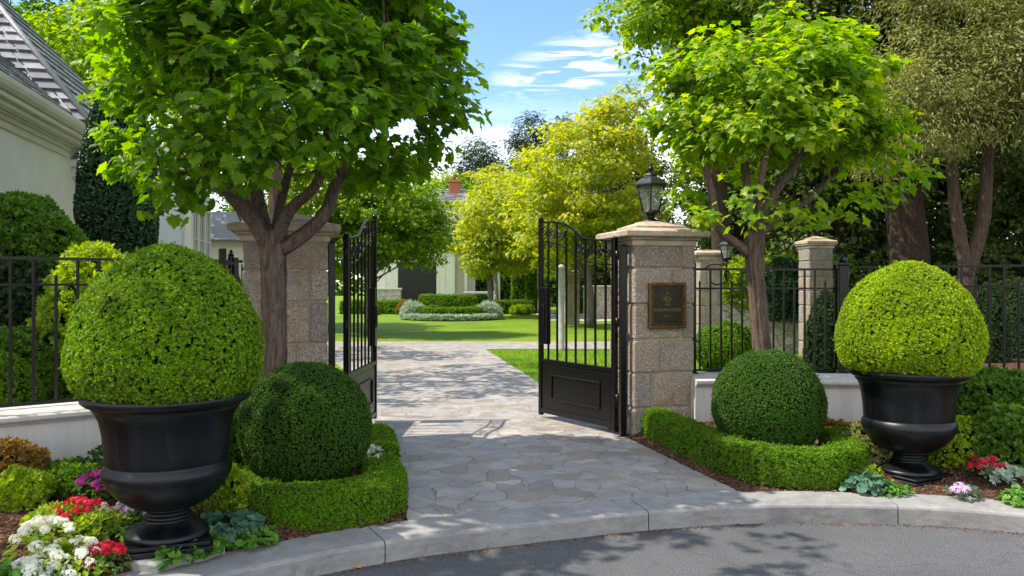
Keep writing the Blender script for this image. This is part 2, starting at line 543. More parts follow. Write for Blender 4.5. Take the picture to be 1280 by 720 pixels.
def m_whitestone():
    m, nt, out = new_mat('pale_rubble_stone')
    v = coords(nt, (1, 1, 1.5))
    vd = nd(nt, 'ShaderNodeTexVoronoi', feature='DISTANCE_TO_EDGE'); vd.inputs['Scale'].default_value = 4.5
    vc = nd(nt, 'ShaderNodeTexVoronoi', feature='F1'); vc.inputs['Scale'].default_value = 4.5
    nt.links.new(v, vd.inputs['Vector']); nt.links.new(v, vc.inputs['Vector'])
    sep = nd(nt, 'ShaderNodeSeparateColor'); nt.links.new(vc.outputs['Color'], sep.inputs[0])
    s = ramp(nt, sep.outputs[0], [(0, (.42, .39, .35)), (.5, (.6, .58, .55)), (1, (.52, .46, .38))])
    j = ramp(nt, vd.outputs['Distance'], [(0, (0, 0, 0)), (.06, (1, 1, 1))])
    c = mixc(nt, j, (.22, .19, .16), s)
    principled(nt, out, c, .85, normal=bump(nt, j, .6, .03), spec=.2)
    return m


def m_glass(name, tint=(.9, .95, .93), rough=.03, alpha=.75):
    m, nt, out = new_mat(name)
    g = nt.nodes.new('ShaderNodeBsdfGlossy'); g.inputs['Roughness'].default_value = rough
    t = nt.nodes.new('ShaderNodeBsdfTransparent'); t.inputs['Color'].default_value = (*tint, 1)
    fr = nt.nodes.new('ShaderNodeFresnel'); fr.inputs['IOR'].default_value = 1.6
    ad = nd(nt, 'ShaderNodeMath', operation='ADD'); nt.links.new(fr.outputs[0], ad.inputs[0]); ad.inputs[1].default_value = 1 - alpha
    mx = nt.nodes.new('ShaderNodeMixShader')
    nt.links.new(ad.outputs[0], mx.inputs[0]); nt.links.new(t.outputs[0], mx.inputs[1]); nt.links.new(g.outputs[0], mx.inputs[2])
    nt.links.new(mx.outputs[0], out.inputs['Surface'])
    return m


M['flag'] = m_flag(); M['concrete'] = m_concrete(); M['asphalt'] = m_asphalt(); M['soil'] = m_soil()
M['lawn'] = m_lawn(); M['slate'] = m_slate(); M['whitestone'] = m_whitestone()
def m_oldglass():
    m, nt, out = new_mat('lantern_glass')
    t = nt.nodes.new('ShaderNodeBsdfTransparent'); d = nt.nodes.new('ShaderNodeBsdfTranslucent'); d.inputs['Color'].default_value = (.75, .85, .8, 1)
    g = nt.nodes.new('ShaderNodeBsdfGlossy'); g.inputs['Roughness'].default_value = .08
    a = nt.nodes.new('ShaderNodeMixShader'); a.inputs[0].default_value = .35
    b = nt.nodes.new('ShaderNodeMixShader'); b.inputs[0].default_value = .22
    nt.links.new(t.outputs[0], a.inputs[1]); nt.links.new(d.outputs[0], a.inputs[2])
    nt.links.new(a.outputs[0], b.inputs[1]); nt.links.new(g.outputs[0], b.inputs[2]); nt.links.new(b.outputs[0], out.inputs['Surface'])
    return m


M['glass'] = m_oldglass()
M['winglass'] = m_glass('window_glass', (.35, .42, .42), .02, .7)
M['pathstone'] = simple('pale_paving', (.42, .40, .37), .8, 0, 3, .15, .2)
M['plinthstone'] = simple('grey_slab', (.33, .33, .32), .8, 0, 6, .25, .5, bscale=25)
M['chips'] = foliage('mulch_chip', [(.05, .025, .015), (.12, .06, .035), (.22, .12, .07)], .0, .9)
M['pebble'] = foliage('pale_pebble', [(.25, .2, .15), (.42, .36, .3), (.55, .5, .45)], .0, .8)

# ------------------------------------------------------------------ leaf templates  (x side, y tip, z normal)
def tpl_maple():
    half = [(.30, -.10, -.05), (.30, .10, .0), (.58, .34, -.07), (.34, .46, .0), (.36, .66, -.03), (.17, .74, 0)]
    out = [(0, .02, 0)] + half + [(0, 1, -.08)] + [(-x, y, z) for x, y, z in reversed(half)]
    V = out + [(0, .32, -.05)]
    c = len(V) - 1; n = len(out)
    return np.array(V), np.array([(i, (i + 1) % n, c) for i in range(n)])


def tpl_maple_lo():
    half = [(.30, -.08, -.04), (.28, .14, .0), (.56, .38, -.06), (.28, .54, 0)]
    out = [(0, .02, 0)] + half + [(0, 1, -.06)] + [(-x, y, z) for x, y, z in reversed(half)]
    V = out + [(0, .32, -.05)]
    c = len(V) - 1; n = len(out)
    return np.array(V), np.array([(i, (i + 1) % n, c) for i in range(n)])


def tpl_leaf(w=.42, fold=.08):
    return (np.array([(0, 0, 0), (w, .45, fold), (0, 1, -.05), (-w, .45, fold)], float),
            np.array([(0, 1, 2), (0, 2, 3)]))


def tpl_rosette(k=6, w=.26, lift=.5):
    V, F = [], []
    for i in range(k):
        a = i / k * 2 * math.pi + (i % 2) * .3
        l = 1.0 if i % 2 == 0 else .75
        e = lift if i % 2 == 0 else lift + .5
        c, s = math.cos(a), math.sin(a)
        for x, y in ((0, .05), (w, .5), (0, 1), (-w, .5)):
            yy = y * l
            V.append((c * yy - s * x, s * yy + c * x, yy * e + abs(x) * .3))
        b = 4 * i
        F += [(b, b + 1, b + 2, b + 3)]
    return np.array(V), np.array(F)


def tpl_round(n=9, cup=.25):
    V = [(0, .35, 0)]
    for i in range(n):
        a = -math.pi / 2 + .25 + i / (n - 1) * (2 * math.pi - .5)
        r = .5 * (1 + .08 * (-1) ** i)
        V.append((math.cos(a) * r, .45 + math.sin(a) * r, cup * .5 + .05 * (-1) ** i))
    F = [(0, i, i + 1) for i in range(1, n)]
    return np.array(V), np.array(F)


def tpl_floret(k=5):
    V, F = [], []
    for i in range(k):
        a = i / k * 2 * math.pi
        for r, da, z in ((.05, 0, 0), (.7, -.5, .12), (1, 0, .05), (.7, .5, .12)):
            V.append((math.cos(a + da) * r, math.sin(a + da) * r, z))
        b = 4 * i
        F.append((b, b + 1, b + 2, b + 3))
    return np.array(V), np.array(F)


def tpl_blade():
    return np.array([(-.06, 0, 0), (.06, 0, 0), (.0, 1, .25)]), np.array([(0, 1, 2)])


def tpl_chip():
    V = [(x, y, z) for x in (-.3, .3) for y in (-.6, .6) for z in (-.12, .12)]
    F = [(0, 1, 3, 2), (4, 6, 7, 5), (0, 4, 5, 1), (2, 3, 7, 6), (0, 2, 6, 4), (1, 5, 7, 3)]
    return np.array(V, float), np.array(F)


def nrmz(a):
    return a / (np.linalg.norm(a, axis=-1, keepdims=True) + 1e-9)


def scatter(mb, P, N, size, tpl, tip=None, mat=0, spin=True, smooth=False):
    """merge one template per point: N = template z, tip = preferred template y"""
    TV, TF = tpl
    n = len(P)
    N = nrmz(N)
    if tip is None:
        tip = rng.normal(size=(n, 3))
    tip = tip - N * np.sum(tip * N, -1, keepdims=True)
    tip = nrmz(tip)
    S = np.cross(tip, N)
    size = np.broadcast_to(size, (n,))
    B = np.stack([S, tip, N], 1)              # n,3,3
    V = np.einsum('vk,nkj->nvj', TV, B) * size[:, None, None] + P[:, None, :]
    F = TF[None] + (np.arange(n) * len(TV))[:, None, None]
    mb.add(V.reshape(-1, 3), F.reshape(-1, TF.shape[1]), mat, smooth)


def tri_sample(V, F, n, r=None):
    r = r or rng
    V = np.asarray(V); T = []
    for f in F:
        for i in range(1, len(f) - 1):
            T.append((f[0], f[i], f[i + 1]))
    T = np.array(T)
    a, b, c = V[T[:, 0]], V[T[:, 1]], V[T[:, 2]]
    cr = np.cross(b - a, c - a); ar = np.linalg.norm(cr, axis=1)
    idx = r.choice(len(T), n, p=ar / ar.sum())
    u, v = r.random(n), r.random(n)
    k = u + v > 1; u[k] = 1 - u[k]; v[k] = 1 - v[k]
    P = a[idx] + (b - a)[idx] * u[:, None] + (c - a)[idx] * v[:, None]
    return P, nrmz(cr)[idx]


def wob(P, amp, freq, seed=0):
    """smooth pseudo-noise scalar field"""
    r = np.random.default_rng(seed)
    s = np.zeros(len(P))
    for k in range(6):
        d = r.normal(size=3); d /= np.linalg.norm(d)
        s += np.sin(P @ d * freq * (1 + k * .45) + r.random() * 6.28) / (1 + k * .4)
    return amp * s / 2.2


def lathe_shape(prof, n=40):
    prof = catmull([(a, b) for a, b in prof], .04)
    prof[:, 0] = np.maximum(prof[:, 0], .002)
    a = np.arange(n) / n * 2 * math.pi
    V = np.stack([np.outer(prof[:, 0], np.cos(a)), np.outer(prof[:, 0], np.sin(a)), np.repeat(prof[:, 1:2], n, 1)], -1).reshape(-1, 3)
    m = len(prof)
    F = [(i * n + j, i * n + (j + 1) % n, (i + 1) * n + (j + 1) % n, (i + 1) * n + j) for i in range(m - 1) for j in range(n)]
    return V, F


def hedge_shape(path, w, h, closed=False):
    """sweep a soft-cornered box along a ground path"""
    P = catmull(path, .06)
    n = len(P)
    T = np.gradient(P, axis=0); T /= np.linalg.norm(T, axis=1)[:, None]
    Nn = np.stack([T[:, 1], -T[:, 0]], 1)     # right-hand side
    sec = [(-.5, 0), (-.52, .3), (-.51, .65), (-.48, .88), (-.4, .97), (-.2, 1), (0, 1.01), (.2, 1), (.4, .97), (.48, .88), (.51, .65), (.52, .3), (.5, 0)]
    V = []
    for p, q in zip(P, Nn):
        for a, b in sec:
            V.append((p[0] + q[0] * a * w, p[1] + q[1] * a * w, b * h))
    V = np.array(V); k = len(sec)
    F = [(i * k + j, i * k + j + 1, (i + 1) * k + j + 1, (i + 1) * k + j) for i in range(n - 1) for j in range(k - 1)]
    F.append(tuple(range(0, k))[::-1]); F.append(tuple(range((n - 1) * k, n * k)))
    return V, F


def flip_out(V, F):
    """make faces point away from the local centre axis estimated by signed volume"""
    vol = 0
    V = np.asarray(V)
    for f in F[:400000:1]:
        a = V[f[0]]
        for i in range(1, len(f) - 1):
            vol += np.dot(a, np.cross(V[f[i]], V[f[i + 1]]))
    return F if vol > 0 else [tuple(reversed(f)) for f in F]


def clipped(name, V, F, n, size, mat, core_mat, inset=.03, amp=.012, freq=14, tpl=None, depth=.02, parent=None, loc=None, spread=.35, stray=0):
    """clipped evergreen: inner mass plus n leaf rosettes over its surface, one mesh"""
    F = flip_out(V, F)
    V = np.array(V)
    mb = MB()
    P, N = tri_sample(V, F, n)
    P = P + N * (wob(P, amp, freq, 3) + wob(P, amp * .6, freq * 2.3, 5) - rng.random(n) ** 2 * depth)[:, None]
    N2 = nrmz(N + rng.normal(size=N.shape) * spread)
    scatter(mb, P, N2, size * (.7 + .6 * rng.random(n)), tpl or tpl_rosette(), mat=0)
    if stray:                                   # young shoots standing proud of the clipped face
        Q, QN = tri_sample(V, F, stray)
        for lv in range(3):
            scatter(mb, Q + QN * (size * (.3 + .55 * lv)), nrmz(QN + rng.normal(size=Q.shape) * .3), size * (.9 - .12 * lv), tpl or tpl_rosette(), mat=0)
    # inner mass
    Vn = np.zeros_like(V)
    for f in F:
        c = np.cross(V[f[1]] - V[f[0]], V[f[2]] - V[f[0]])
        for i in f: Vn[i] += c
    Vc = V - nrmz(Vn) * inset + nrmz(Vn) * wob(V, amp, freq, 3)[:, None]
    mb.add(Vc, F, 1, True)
    return mb.build(name, [mat, core_mat], parent, loc)


def crown_cloud(mb, c, rad, nclump, per, leaf, tpl, mat=0, cr=.3, seed=1, inner=.35, squash=.7, droop=.3, zlow=-1.0, tips=None, shape=1.0):
    """clumps of leaves spread through an ellipsoid; returns clump centres"""
    r = np.random.default_rng(seed)
    d = nrmz(r.normal(size=(nclump * 2, 3)))
    d = d[d[:, 2] > zlow][:nclump]
    n = len(d)
    rr = inner + (1 - inner) * r.random(n) ** .5
    lump = 1 + wob(d, .14, 3.0, seed) * shape
    rad = np.array(rad, float)
    C = np.array(c) + d * rad * (rr * lump)[:, None]
    if tips is not None: C = np.concatenate([C, tips]); d = np.concatenate([d, nrmz(tips - np.array(c))]); n = len(C)
    sc = cr * (.6 + .8 * r.random(n))
    k = np.repeat(np.arange(n), per)
    q = r.normal(size=(len(k), 3)); q = nrmz(q) * (r.random(len(k)) ** .45)[:, None]
    q[:, 2] *= squash
    P = C[k] + q * sc[k][:, None]
    out = nrmz(nrmz(P - np.array(c)) * .7 + nrmz(q) * .8 + r.normal(size=q.shape) * .35)
    N = nrmz(out * .55 + np.array([0, 0, .75]) + r.normal(size=q.shape) * .38)
    tip = out + np.array([0, 0, -droop * 2]) + r.normal(size=q.shape) * .35
    scatter(mb, P, N, leaf * (.55 + .75 * r.random(len(k))), tpl, tip, mat)
    return C, d


# ------------------------------------------------------------------ world, sun, camera
SUN_EL = 57.0
SUN_H = np.array([-.99, -.06]); SUN_H /= np.linalg.norm(SUN_H)      # horizontal direction towards the sun
w = bpy.data.worlds.new('World'); scene.world = w; w.use_nodes = True
nt = w.node_tree; nt.nodes.clear()
wo = nt.nodes.new('ShaderNodeOutputWorld'); bg = nt.nodes.new('ShaderNodeBackground')
sky = nt.nodes.new('ShaderNodeTexSky'); sky.sky_type = 'NISHITA'; sky.sun_disc = False
sky.sun_elevation = R(SUN_EL); sky.sun_rotation = math.atan2(SUN_H[0], SUN_H[1])
sky.air_density = 1.0; sky.dust_density = .6; sky.ozone_density = 2.5; sky.altitude = 100
tc = nt.nodes.new('ShaderNodeTexCoord')
mp = nt.nodes.new('ShaderNodeMapping'); mp.inputs['Scale'].default_value = (1.3, 1.3, 6.0); mp.inputs['Rotation'].default_value = (R(0), R(-9), 0)
mp.inputs['Location'].default_value = (.35, .1, .15)
nt.links.new(tc.outputs['Generated'], mp.inputs['Vector'])
cn = noise(nt, mp.outputs[0], 1.9, 8, .55, .55)
cf = ramp(nt, cn, [(.50, (0, 0, 0)), (.63, (.9, .9, .9))])
# more cloud low over the horizon
sx = nd(nt, 'ShaderNodeSeparateXYZ'); nt.links.new(tc.outputs['Generated'], sx.inputs[0])
low = ramp(nt, sx.outputs[2], [(.12, (.95, .95, .95)), (.225, (0, 0, 0))])
lown = noise(nt, mp.outputs[0], 3.2, 6, .6, .4)
lowm = mixc(nt, 1.0, low, ramp(nt, lown, [(.36, (.25, .25, .25)), (.56, (1, 1, 1))]), 'MULTIPLY')
cfac = mixc(nt, 1.0, cf, lowm, 'ADD')
# a wispy streak of cirrus fairly high above the drive
mp2 = nt.nodes.new('ShaderNodeMapping'); mp2.vector_type = 'POINT'
nt.links.new(tc.outputs['Generated'], mp2.inputs['Vector'])
mp2.inputs['Location'].default_value = (-.085 / .12, 0, -.262 / .04); mp2.inputs['Scale'].default_value = (1 / .12, 0, 1 / .04)
sh_ = nd(nt, 'ShaderNodeSeparateXYZ'); nt.links.new(mp2.outputs[0], sh_.inputs[0])
tilt = nd(nt, 'ShaderNodeMath', operation='MULTIPLY_ADD'); nt.links.new(sh_.outputs[0], tilt.inputs[0]); tilt.inputs[1].default_value = -.55; nt.links.new(sh_.outputs[2], tilt.inputs[2])
cb = nd(nt, 'ShaderNodeCombineXYZ'); nt.links.new(sh_.outputs[0], cb.inputs[0]); nt.links.new(tilt.outputs[0], cb.inputs[1])
ln_ = nd(nt, 'ShaderNodeVectorMath', operation='LENGTH'); nt.links.new(cb.outputs[0], ln_.inputs[0])
sm_ = ramp(nt, ln_.outputs['Value'], [(.1, (1.3, 1.3, 1.3)), (1.0, (0, 0, 0))])
mp3 = nt.nodes.new('ShaderNodeMapping'); mp3.inputs['Scale'].default_value = (6, 6, 46); mp3.inputs['Rotation'].default_value = (0, R(10), 0)
nt.links.new(tc.outputs['Generated'], mp3.inputs['Vector'])
wn = noise(nt, mp3.outputs[0], 1.6, 8, .62, 1.2)
streak = mixc(nt, 1.0, sm_, ramp(nt, wn, [(.44, (0, 0, 0)), (.62, (1, 1, 1))]), 'MULTIPLY')
cfac = mixc(nt, 1.0, cfac, streak, 'ADD')
back = ramp(nt, sx.outputs[1], [(.0, (1, 1, 1)), (.5, (0, 0, 0))])  # unseen cloud behind the camera, added to brighten the shaded fronts
ymap = nd(nt, 'ShaderNodeMath', operation='MULTIPLY_ADD'); nt.links.new(sx.outputs[1], ymap.inputs[0]); ymap.inputs[1].default_value = .5; ymap.inputs[2].default_value = .5
nt.links.new(ymap.outputs[0], back.node.inputs['Fac'])
bank = mixc(nt, 1.0, back, ramp(nt, cn, [(.30, (.35, .35, .35)), (.5, (1, 1, 1))]), 'MULTIPLY')
cfac = mixc(nt, 1.0, cfac, bank, 'ADD')
cl = nt.nodes.new('ShaderNodeClamp')
sepc = nd(nt, 'ShaderNodeSeparateColor'); nt.links.new(cfac, sepc.inputs[0]); nt.links.new(sepc.outputs[0], cl.inputs[0])
skyb = mixc(nt, 1.0, sky.outputs[0], (.64, .79, .98), 'MULTIPLY')
skyc = mixc(nt, cl.outputs[0], skyb, (6.2, 6.35, 6.6))
nt.links.new(skyc, bg.inputs['Color']); bg.inputs['Strength'].default_value = .15
nt.links.new(bg.outputs[0], wo.inputs['Surface'])

sl = bpy.data.lights.new('sun', 'SUN'); sl.energy = 3.3; sl.angle = R(.55); sl.color = (1.0, .94, .84)
so = bpy.data.objects.new('sun', sl); col.objects.link(so)
el = R(SUN_EL)
to_sun = Vector((SUN_H[0] * math.cos(el), SUN_H[1] * math.cos(el), math.sin(el)))
so.rotation_euler = to_sun.to_track_quat('Z', 'Y').to_euler()
so.location = to_sun * 40

cam = bpy.data.cameras.new('camera'); co = bpy.data.objects.new('camera', cam); col.objects.link(co)
co.location = (0, 0, H_CAM); co.rotation_euler = (R(90), 0, 0)
cam.sensor_width = 36; cam.lens = 36 * F_PX / 1280; cam.shift_y = -8 / 1280; cam.clip_end = 2000; cam.clip_start = .05
scene.camera = co
vs = scene.view_settings; vs.view_transform = 'Standard'; vs.look = 'None'; vs.exposure = 1.05; vs.gamma = 1.0
vs.use_white_balance = True; vs.white_balance_temperature = 7000
scene.render.engine = 'CYCLES'
cy = scene.cycles
cy.max_bounces = 8; cy.transparent_max_bounces = 8; cy.diffuse_bounces = 3; cy.transmission_bounces = 6; cy.glossy_bounces = 3
cy.use_denoising = True
try: cy.caustics_reflective = False; cy.caustics_refractive = False
except Exception: pass

# ------------------------------------------------------------------ ground, road, kerb, drive, beds
KF = catmull([(-6.3, -3.0), (-4.3, .6), (-3.3, 2.4), (-2.5, 3.55), (-1.62, 4.35), (-.78, 4.92), (0, 5.24), (.95, 5.56), (1.84, 5.73), (2.5, 5.72),
              (3.3, 5.58), (4.3, 5.1), (5.6, 4.1), (7.2, 2.2), (8.8, -1.0)], .12)
KT = np.gradient(KF, axis=0); KT /= np.linalg.norm(KT, axis=1)[:, None]
KN = np.stack([-KT[:, 1], KT[:, 0]], 1)       # away from the road
KBK = KF + KN * .34


def side_of(poly, P):
    """signed distance of points to a left-to-right polyline, positive on the far side"""
    d = np.full(len(P), 1e9); s = np.zeros(len(P))
    for i in range(len(poly) - 1):
        a, b = poly[i], poly[i + 1]
        ab = b - a
        t = np.clip(((P - a) @ ab) / (ab @ ab), 0, 1)
        q = a + t[:, None] * ab
        dd = np.linalg.norm(P - q, axis=1)
        cr = ab[0] * (P[:, 1] - a[1]) - ab[1] * (P[:, 0] - a[0])
        k = dd < d
        d[k] = dd[k]; s[k] = np.sign(cr[k])
    return d * s


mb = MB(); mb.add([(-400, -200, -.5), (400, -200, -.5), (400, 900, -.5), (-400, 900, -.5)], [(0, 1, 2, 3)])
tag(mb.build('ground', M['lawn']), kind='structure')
mb = MB(); mb.add([(-40, -40, -.13), (40, -40, -.13), (40, 6.0, -.13), (-40, 6.0, -.13)], [(0, 1, 2, 3)])
tag(mb.build('road', M['asphalt']), kind='structure')

sec = [(.0, -.3), (.0, -.02), (.006, -.006), (.022, .002), (.34, .006), (.34, -.25)]
mb = MB()
seg_at = [0]
L = np.concatenate([[0], np.cumsum(np.linalg.norm(np.diff(KF, axis=0), axis=1))])
# joints where the photograph shows them
jl = [L[np.argmin(np.abs(KF[:, 0] - x))] for x in (-4.0, -2.4, -.79, .95, 2.7, 4.5, 6.6)]
bounds = [0] + jl + [L[-1]]
for a, b in zip(bounds[:-1], bounds[1:]):
    ss = np.linspace(a + .004, b - .004, max(3, int((b - a) / .1)))
    X = np.stack([np.interp(ss, L, KF[:, 0]), np.interp(ss, L, KF[:, 1])], 1)
    NN = np.stack([np.interp(ss, L, KN[:, 0]), np.interp(ss, L, KN[:, 1])], 1)
    V = np.concatenate([np.stack([X[:, 0] + NN[:, 0] * o, X[:, 1] + NN[:, 1] * o, np.full(len(ss), z)], 1)[:, None] for o, z in sec], 1)
    k = len(sec); n = len(ss)
    F = [(i * k + j, (i + 1) * k + j, (i + 1) * k + j + 1, i * k + j + 1) for i in range(n - 1) for j in range(k - 1)]
    F += [tuple(range(k)), tuple(range((n - 1) * k, n * k))[::-1]]
    mb.add(V.reshape(-1, 3), F)
tag(mb.build('kerb', M['concrete']), kind='structure')

DL = catmull([(-.62, 4.6), (-.70, 5.3), (-.86, 6.45), (-1.10, 7.4), (-1.52, 8.8), (-2.3, 12), (-3.6, 16), (-5.4, 19.5)], .2)
DR = catmull([(1.95, 5.3), (1.76, 6.0), (1.20, 8.15), (.88, 9.6), (.30, 13.4), (-.62, 18.9)], .2)


def interp_x(poly, y): return np.interp(y, poly[:, 1], poly[:, 0])


ys = np.concatenate([np.arange(4.7, 18.9, .25), [18.95]])
mb = MB()
V = []
for y in ys: V += [(interp_x(DL, y), y, 0), (interp_x(DR, y), y, 0)]
# trim the mouth so that it ends under the kerb's back edge
V = np.array(V)
for i in range(len(V)):
    yb = np.interp(V[i, 0], KBK[:, 0], KBK[:, 1]) - .03
    V[i, 1] = max(V[i, 1], yb)
keep = [i for i in range(len(ys)) if ys[i] > 4.6]
F = [(2 * i, 2 * i + 1, 2 * i + 3, 2 * i + 2) for i in range(len(ys) - 1)]
# finer mouth: fan to follow the kerb curve
mb2 = MB()
cols_n = 24
VV = []
for y in ys:
    xl, xr = interp_x(DL, y), interp_x(DR, y)
    for k in range(cols_n + 1):
        x = xl + (xr - xl) * k / cols_n
        yb = np.interp(x, KBK[:, 0], KBK[:, 1]) - .03
        VV.append((x, max(y, yb), 0))
FF = [(i * (cols_n + 1) + k, i * (cols_n + 1) + k + 1, (i + 1) * (cols_n + 1) + k + 1, (i + 1) * (cols_n + 1) + k) for i in range(len(ys) - 1) for k in range(cols_n)]
mb2.add(VV, FF)
tag(mb2.build('driveway', M['flag']), kind='structure')

mb = MB(); mb.add([(-14, 18.95, .0), (9, 18.95, .0), (9, 21.4, .0), (-14, 21.4, .0)], [(0, 1, 2, 3)])
tag(mb.build('path', M['flag']), kind='structure')
mb = MB(); mb.add([(1.2, 33, .0), (16, 30, .0), (16, 42, .0), (1.2, 42, .0)], [(0, 1, 2, 3)])
tag(mb.build('gravel_drive', M['pathstone']), kind='structure')
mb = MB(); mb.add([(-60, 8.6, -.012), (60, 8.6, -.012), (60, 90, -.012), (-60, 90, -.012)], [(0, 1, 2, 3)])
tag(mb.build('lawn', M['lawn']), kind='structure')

# fence / wall lines
FL = np.array([(-2.45, 7.42), (-4.0, 6.2), (-6.4, 4.4), (-8.6, 2.6)])
FRa = np.array([(1.93, 8.72), (3.72, 8.92)])
FRb = np.array([(3.72, 8.92), (5.25, 7.95), (7.8, 6.4), (10.5, 4.4)])


def bed_z(X, Y):
    P = np.stack([X, Y], 1)
    kb = side_of(KBK, P)
    xl = np.interp(Y, DL[:, 1], DL[:, 0]); xr = np.interp(Y, DR[:, 1], DR[:, 0])
    inside = (X > xl + .015) & (X < xr - .015) & (Y > 4)
    rise = np.clip(kb - .05, 0, 2.2)
    z = .004 + rise * np.where(X < 0, .055, .075) + .012 * np.clip(kb, 0, .4)
    P3 = np.stack([X, Y, X * 0], 1)
    z = z + np.where(X < 0, .055, .0) * np.clip(kb / .22, 0, 1)
    z = z + wob(P3, .012, 5, 9) * np.clip(kb * 3, 0, 1) + wob(P3, .004, 30, 4)
    de = np.minimum(np.abs(X - xl), np.abs(X - xr))
    z = np.where(de < .5, .006 + (z - .006) * np.clip(de / .5, 0, 1), z)
    z = np.where(inside, -.06, z)
    z = np.where(kb < -.05, -.32, z)
    return z


gx = np.arange(-8.6, 10.0, .06); gy = np.arange(1.5, 9.3, .06)
XX, YY = np.meshgrid(gx, gy)
Z = bed_z(XX.ravel(), YY.ravel())
V = np.stack([XX.ravel(), YY.ravel(), Z], 1)
nx, ny = len(gx), len(gy)
i = np.arange(ny - 1)[:, None] * nx; j = np.arange(nx - 1)[None]
F = np.stack([i + j, i + j + 1, i + nx + j + 1, i + nx + j], -1).reshape(-1, 4)
mb = MB(); mb.add(V, F, 0, True)
tag(mb.build('planting_bed', M['soil']), kind='structure')


def BZ(x, y): return float(bed_z(np.array([x]), np.array([y]))[0])


# raised ground behind the right-hand wall
mb = MB()
gx2 = np.linspace(3.75, 16, 30); rows = []
for k, off in enumerate(np.linspace(.15, 6, 12)):
    for x in gx2:
        yb = np.interp(x, FRb[:, 0], FRb[:, 1])
        rows.append((x + off * .3, yb + off, .52 + .02 * math.sin(x * 2 + off)))
F = [(a * 30 + b, a * 30 + b + 1, (a + 1) * 30 + b + 1, (a + 1) * 30 + b) for a in range(11) for b in range(29)]
mb.add(rows, F, 0, True)
tag(mb.build('mulched_ground', M['soil']), kind='structure')

# mulch chips and crumbs
n = 42000
x = rng.uniform(-4.6, 5.6, n); y = rng.uniform(3.6, 8.4, n)
P2 = np.stack([x, y], 1)
kb = side_of(KBK, P2)
xl = np.interp(y, DL[:, 1], DL[:, 0]); xr = np.interp(y, DR[:, 1], DR[:, 0])
ok = (kb > .0) & ((x < xl - .0) | (x > xr + .0))
x, y = x[ok], y[ok]
P = np.stack([x, y, bed_z(x, y) + .004], 1)
mb = MB()
N = nrmz(np.array([0, 0, 1.0]) + rng.normal(size=P.shape) * .4)
scatter(mb, P, N, .018 * (.4 + rng.random(len(P))), tpl_chip())
tag(mb.build('mulch', M['chips']), 'loose brown bark mulch over the planting beds', 'mulch', kind='stuff')

# crumbs along the foot of the kerb
n = 4500
s = rng.random(n) * L[-1]
kx = np.interp(s, L, KF[:, 0]); ky = np.interp(s, L, KF[:, 1]); knx = np.interp(s, L, KN[:, 0]); kny = np.interp(s, L, KN[:, 1])
off = -np.abs(rng.normal(size=n)) * .035 - .006
P = np.stack([kx + knx * off, ky + kny * off, np.full(n, -.127)], 1)
mb = MB(); scatter(mb, P, np.array([0, 0, 1.]) + rng.normal(size=P.shape) * .3, .009 * (.3 + rng.random(n)), tpl_chip())
tag(mb.build('leaf_litter', M['chips']), 'fine brown litter gathered along the foot of the kerb', 'litter', kind='stuff')

# pale pebbles behind the right-hand ring hedge
n = 1400
x = rng.uniform(2.7, 3.6, n); y = rng.uniform(7.0, 7.75, n)
P = np.stack([x, y, bed_z(x, y) + .008], 1)
mb = MB(); scatter(mb, P, np.array([0, 0, 1.]) + rng.normal(size=P.shape) * .5, .032 * (.5 + rng.random(n)), tpl_chip())
tag(mb.build('pebbles', M['pebble']), 'pale stone chippings at the foot of the white wall', 'pebbles', kind='stuff')

# grass blades on the near lawn
n = 60000
y = 9 + 12 * rng.random(n) ** 1.4; x = rng.uniform(-.6, 9.5, n)
xr = np.interp(y, DR[:, 1], DR[:, 0])
ok = (x > xr + .01) & (y < 18.9); x, y = x[ok], y[ok]
P = np.stack([x, y, np.full(len(x), -.012)], 1)
mb = MB()
t = np.array([0, 0, 1.]) + rng.normal(size=P.shape) * .35
scatter(mb, P, nrmz(rng.normal(size=P.shape) * np.array([1, 1, .2])), .055 * (.5 + rng.random(len(x))), (tpl_blade()[0] * np.array([1.6, 1, 1]), tpl_blade()[1]), t)
tag(mb.build('grass', M['grass']), 'short green grass beside the stone drive behind the gate', 'grass', kind='stuff')

# fallen leaves on the road
for k, (px, py, a, lb) in enumerate([(437, 708, .4, 'fallen yellow leaf at the kerb foot, left one of a pair'),
                                     (448, 711, 2.0, 'flat fallen yellow leaf on the asphalt, right one of a pair'),
                                     (379, 714, 1.1, 'small brown fallen leaf against the kerb face')]):
    X, Y = G(px, py, -.125)
    mb = MB(); scatter(mb, np.array([(0, 0, .005)]), np.array([(.2, .1, 1.)]), .05 if k < 2 else .03, tpl_maple(), np.array([(math.cos(a), math.sin(a), 0)]))
    o = mb.build('fallen_leaf', M['yleaf'] if k < 2 else M['chips']); o.location = (X, Y, -.122 if k < 2 else -.125)
    tag(o, lb, 'leaf', 'fallen leaves on the road')

# ------------------------------------------------------------------ pillars
ROT = R(14)


